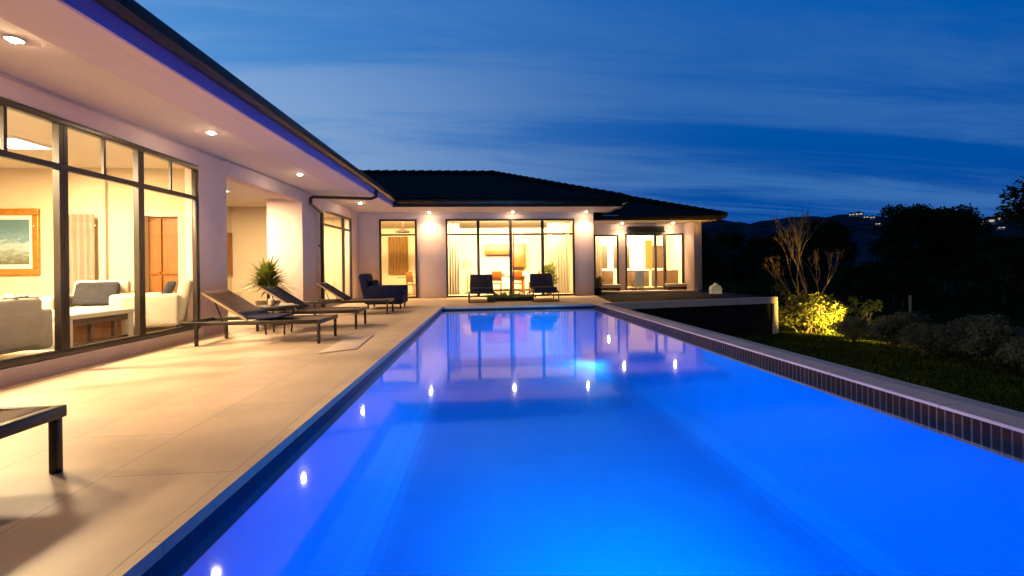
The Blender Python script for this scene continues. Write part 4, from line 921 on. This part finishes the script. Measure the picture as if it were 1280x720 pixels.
for i, (x, y, s_, src, lb) in enumerate(((21.5, 38, 1.0, tC, 'dark round tree behind the garden ornament'), (26, 40, .95, tC, 'dark round tree behind the bare tree'), (30, 42, 1.05, tC, 'dark round tree just right of the bare tree'), (25, 31, .85, tA, 'pointed dark tree on the left of the highest tree'), (35, 31, .92, tA, 'pointed dark tree on the right of the highest tree'),
        (29, 23, .72, tC, 'low dark tree right of the pale post'), (23.5, 24, .62, tC, 'low dark tree left of the pale post'), (32, 21, .85, tC, 'mid sized dark tree between the post and the right edge tree'), (40, 36, 1.1, tA, 'distant pointed tree under the right hill lights'), (24.5, 17.5, .75, tC, 'low bushy tree behind the right edge tree'),
        (18.5, 21, .42, tC, 'small dark bush tree behind the glowing shrub'), (22, 22, .45, tC, 'small dark bush tree behind the small lit shrub'), (14.5, 40, .95, tC, 'dark tree partly hidden behind the house end'), (47, 40, 1.2, tC, 'farthest dark round tree toward the right'))):
    dup(src, (x, y, -1.2), i * 2.1, lb, TG, (s_, s_, s_))
st_ = thing('slim_tree', 'thin bare young tree standing beyond the terrace corner', 'tree', (11.6, 19.8, -1.2)); q = MB(); g_ = random.Random(3); branchy(q, (0, 0, 0), (0, 0, 1), 1.7, .035, 2, g_, .3); q.build('trunk', M['bark_dark'], st_)

# lawn blades (nobody could count them)
n = 26000; gx = rng.uniform(7.4, 13.5, n); gy = rng.uniform(5.5, 14.6, n)
keep = ~((gx < 10.1) & (gy > 14.2)); gx = gx[keep]; gy = gy[keep]; n = len(gx)
ang = rng.uniform(0, 2 * PI, n); hh = rng.uniform(.03, .075, n); lean = rng.normal(0, .025, (n, 2)); wd = .006
Vg = np.zeros((n, 3, 3)); Vg[:, 0] = np.stack([gx - np.cos(ang) * wd, gy - np.sin(ang) * wd, np.full(n, -1.2)], 1); Vg[:, 1] = np.stack([gx + np.cos(ang) * wd, gy + np.sin(ang) * wd, np.full(n, -1.2)], 1); Vg[:, 2] = np.stack([gx + lean[:, 0], gy + lean[:, 1], -1.2 + hh], 1)
me = bpy.data.meshes.new('grass'); me.from_pydata(Vg.reshape(-1, 3).tolist(), [], np.arange(3 * n).reshape(-1, 3).tolist()); me.materials.append(M['grass'])
go = bpy.data.objects.new('grass', me); COL.objects.link(go); tag(go, 'short lawn grass in front of the hedge row', 'grass', None, 'stuff')

# hills with scattered lit houses
q = MB(); nA, nR = 160, 8; vs = []; fs = []
def ridge(a):
    return 168 - 52 * min(1, max(0, (a - .5) / .45)) - 8 + 7 * math.sin(a * 9.3 + .6) + 5 * math.sin(a * 19 + 1) + 3 * math.sin(a * 41) + 2 * math.sin(a * 97 + 2) + 2.5 * math.sin(a * 211)
for i in range(nA + 1):
    a = math.radians(-70 + 160 * i / nA)
    for j in range(nR + 1):
        f = j / nR; R = 700 + 1000 * f; z = -30 + (ridge(a) + 30) * (math.sin(f * PI / 2) ** 1.5) + 5 * math.sin(a * 60 + j * 2.2) * f
        vs.append((R * math.sin(a), R * math.cos(a), z))
for i in range(nA):
    for j in range(nR): k_ = i * (nR + 1) + j; fs.append((k_, k_ + nR + 1, k_ + nR + 2, k_ + 1))
q.add(vs, fs); struct('hills', q, M['hill'], smooth=True)
def hill_z(x, y):
    a = math.atan2(x, y); R = math.hypot(x, y); f = (R - 700) / 1000; return -30 + (ridge(a) + 30) * (math.sin(f * PI / 2) ** 1.5)
HL = emit_mat('hill_window_glow', (1, .80, .62), .6); HL2 = mat('hill_house_wall', (.4, .38, .36), .8, .1, .2)
hh_ = thing('hill_house', None, 'house', (0, 0, 0), 0, 'small lit houses on the distant hillside')
q = MB(); q.box(-7, 7, -4, 4, -4, 5); q.build('wall', HL2, hh_); q = MB(); q.prism([(-8, 5.01), (8, 5.01), (0, 8.5)], -4.6, 4.6); q.build('roof', M['ridge'], hh_)
q = MB(); q.box(-5.5, -1.5, -4.2, -4.01, 1, 3.6); q.box(1, 5.8, -4.2, -4.01, 1, 3.6); q.build('window', HL, hh_)
first = True
for i, (u_, f, s_) in enumerate(((1075, .93, 1.2), (1066, .90, .9), (1083, .91, .8), (1092, .86, .8), (1010, .72, .7), (1024, .70, .9), (1031, .73, .8), (1098, .74, .7), (1238, .80, 1.5), (1247, .82, 1.3), (1232, .77, 1.0), (1222, .72, .7), (1206, .68, .7), (1252, .71, .7), (1120, .84, .6), (1190, .80, .6))):
    ang_ = yaw + math.atan((u_ - 640) / F); f = .5 + (f - .68) * 1.1; R = 700 + 1000 * f; x, y = R * math.sin(ang_), R * math.cos(ang_)
    o = hh_ if first else dup(hh_, (0, 0, 0), 0, '', None); first = False
    o.location = (x, y, hill_z(x, y) + 5 * s_); o.rotation_euler = (0, 0, -ang_ + random.uniform(-.4, .4)); o.scale = (s_,) * 3
    o['label'] = 'tiny lit house on the dark distant hillside'

# ------------------------------------------------------------------ render settings
sc.view_settings.view_transform = 'Standard'; sc.view_settings.look = 'None'; sc.view_settings.exposure = 0; sc.view_settings.gamma = 1
cy = sc.cycles
cy.use_denoising = True
try: cy.denoiser = 'OPENIMAGEDENOISE'
except Exception: pass
cy.max_bounces = 8; cy.diffuse_bounces = 4; cy.glossy_bounces = 3; cy.transmission_bounces = 4; cy.transparent_max_bounces = 16
cy.sample_clamp_indirect = 4; cy.use_adaptive_sampling = True; cy.adaptive_threshold = .02; cy.use_light_tree = True
